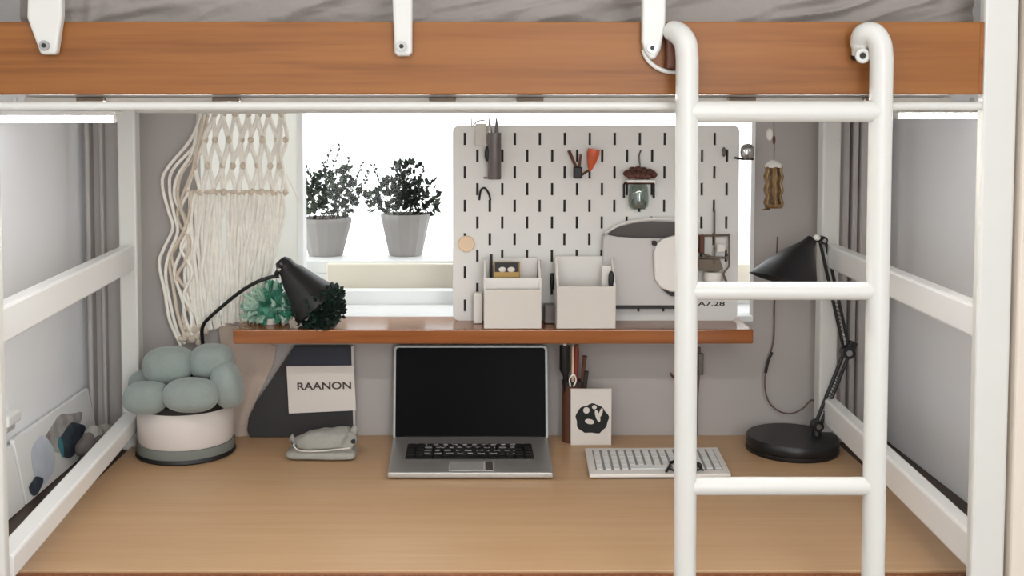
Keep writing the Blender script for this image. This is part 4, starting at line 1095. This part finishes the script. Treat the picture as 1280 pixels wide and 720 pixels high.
# ================================================================== brass ornament
Yx = 2.10
orn = thing('brass_lantern', 'small aged brass cage lantern hanging on a wire beside the pegboard', 'ornament', at(967, 262, Yx))
k = ppm(Yx)
c0, c1 = at(967, 258, Yx), at(967, 208, Yx)
MB().cyl(c0, c1, .006, .006, 14).build('core', BRASS, orn)
MB().lathe([(.0001, 0), (.016, 0), (.0185, .004), (.017, .008), (.0001, .009)], c0-Vector((0, 0, .003)), 20).build('base_cap', BRASS, orn)
MB().lathe([(.0001, 0), (.0165, 0), (.015, .006), (.006, .013), (.0001, .015)], c1-Vector((0, 0, .002)), 20).build('top_cap', OFFW, orn)
for j in range(6):
    a = PI/6+j*PI/3; d = Vector((math.cos(a), math.sin(a), 0))*.0145
    P = [c0+d+Vector((math.cos(a), math.sin(a), 0))*.002*math.sin(t*1.6)+(c1-c0)*(t/12) for t in range(13)]
    MB().tube(P, .0034, 8).build('cage_bar', BRASS, orn)
MB().tube([at(953, 262, Yx), at(962, 261, Yx)], [.001, .003], 8).build('spur', BRASS, orn)
MB().tube([c1+Vector((0, 0, .01)), at(968, 186, Yx), Vector((at(966, 145, Yx).x, Yx, zb0+.004))], .0011, 6).build('wire', GUNM, orn)
MB().ell(at(967.5, 175, Yx), (.003, .003, .009)).build('bead', BROWN, orn)
MB().ell(at(962, 168, Yx), (.006, .005, .012)).build('label_tag', OFFW, orn)

# ================================================================== picture boards against the left wall
def wallpic(ya, yb, ztop, xo, name, label, lean=.02):
    t = thing(name, label, 'picture', Vector((xo+.03, (ya+yb)/2, DESK-.005)), 'picture boards along the left wall')
    z0 = DESK-.005; th = .008
    P = [(xo+lean+.006, z0), (xo+.006, ztop), (xo+.006+th, ztop), (xo+lean+.006+th, z0)]
    b = MB(); A = [b.bm.verts.new((x, ya, z)) for x, z in P]; B = [b.bm.verts.new((x, yb, z)) for x, z in P]
    b.bm.faces.new(A); b.bm.faces.new(B[::-1])
    for i in range(4): b.bm.faces.new((A[i], B[i], B[(i+1) % 4], A[(i+1) % 4]))
    b.build('panel', WHITEB, t, smooth=False, bevel=.001)
    def pt(y, v): 
        z = z0+(ztop-z0)*v; x = xo+lean*(1-v)+.006+th+.0006
        return Vector((x, y, z))
    return t, pt
def patch(pt, P, name, m, parent, lift=0):
    b = MB(); q = [pt(y, v)+Vector((lift, 0, 0)) for y, v in P]; r = [p+Vector((.0004, 0, 0)) for p in q]
    A = [b.bm.verts.new(p) for p in q]; B = [b.bm.verts.new(p) for p in r]
    b.bm.faces.new(A); b.bm.faces.new(B[::-1])
    for i in range(len(A)): b.bm.faces.new((A[i], B[i], B[(i+1) % len(A)], A[(i+1) % len(A)]))
    return b.build(name, m, parent, smooth=False)
zt1 = CAMZ-.552
t1, pt = wallpic(1.875, 2.245, zt1, XL, 'picture_board', 'white picture board with blue and dark print on the left wall near the corner')
def blob(cy, cv, ry, rv, n=22, w=.12, ph=0): return [(cy+ry*math.cos(2*PI*k/n)*(1+w*math.sin(3*2*PI*k/n+ph)), cv+rv*math.sin(2*PI*k/n)*(1+w*math.cos(4*2*PI*k/n+ph))) for k in range(n)]
patch(pt, blob(2.08, .60, .10, .26, w=.18), 'grey_print', GREYPR, t1)
patch(pt, blob(2.11, .40, .07, .24, ph=1, n=40), 'dark_print', DKPRINT, t1, .0006)
patch(pt, blob(1.97, .44, .05, .36, ph=2, n=40, w=.06), 'blue_print', BLUEP, t1, .0006)
patch(pt, blob(2.055, .42, .010, .16), 'teal_print', TEALPR, t1, .0012)
patch(pt, blob(1.92, .16, .03, .12, ph=1), 'dark_corner_print', DKPRINT, t1, .0012)
t2, pt2 = wallpic(1.56, 1.868, zt1-.006, XL, 'picture_board', 'plain white picture board leaning on the left wall nearer the viewer')
patch(pt2, blob(1.70, .75, .012, .06, w=.4), 'grey_mark', GREYPR, t2)
gbn = thing('grey_bundle', 'small crumpled grey bundle beside the picture board in the left corner', 'bundle', Vector((-.745, 2.17, DESK-.006)))
for (x, y, r, Yb_) in ((117, 545, 13, 2.13), (130, 543, 11, 2.17), (139, 547, 7, 2.2), (122, 556, 12, 2.12), (108, 556, 10, 2.06)):
    q = at(x, y, Yb_); q.z = max(q.z, DESK+.012)
    MB().ell(q, (.018, .024, .020), amp=.35, fr=60, seg=18).build('fold', GREYF if x > 125 or x == 117 else SHADE_FOLD, gbn, angle=180)
MB().ell(Vector((-.745, 2.14, DESK+.004)), (.022, .06, .010), amp=.2, fr=40).build('base_fold', SHADE_FOLD, gbn, angle=180)
# small white wall hook
c = Vector((XL+.010, 1.87, zat(523, 1.87)))
hk2 = thing('wall_catch', 'small white catch on the left wall above the picture boards', 'catch', c)
MB().box(c, (.020, .055, .020)).build('catch_body', WHITEB, hk2, smooth=False, bevel=.004)
MB().box(c+Vector((-.003, 0, -.016)), (.012, .035, .012)).build('catch_lip', GREYM, hk2, smooth=False, bevel=.003)
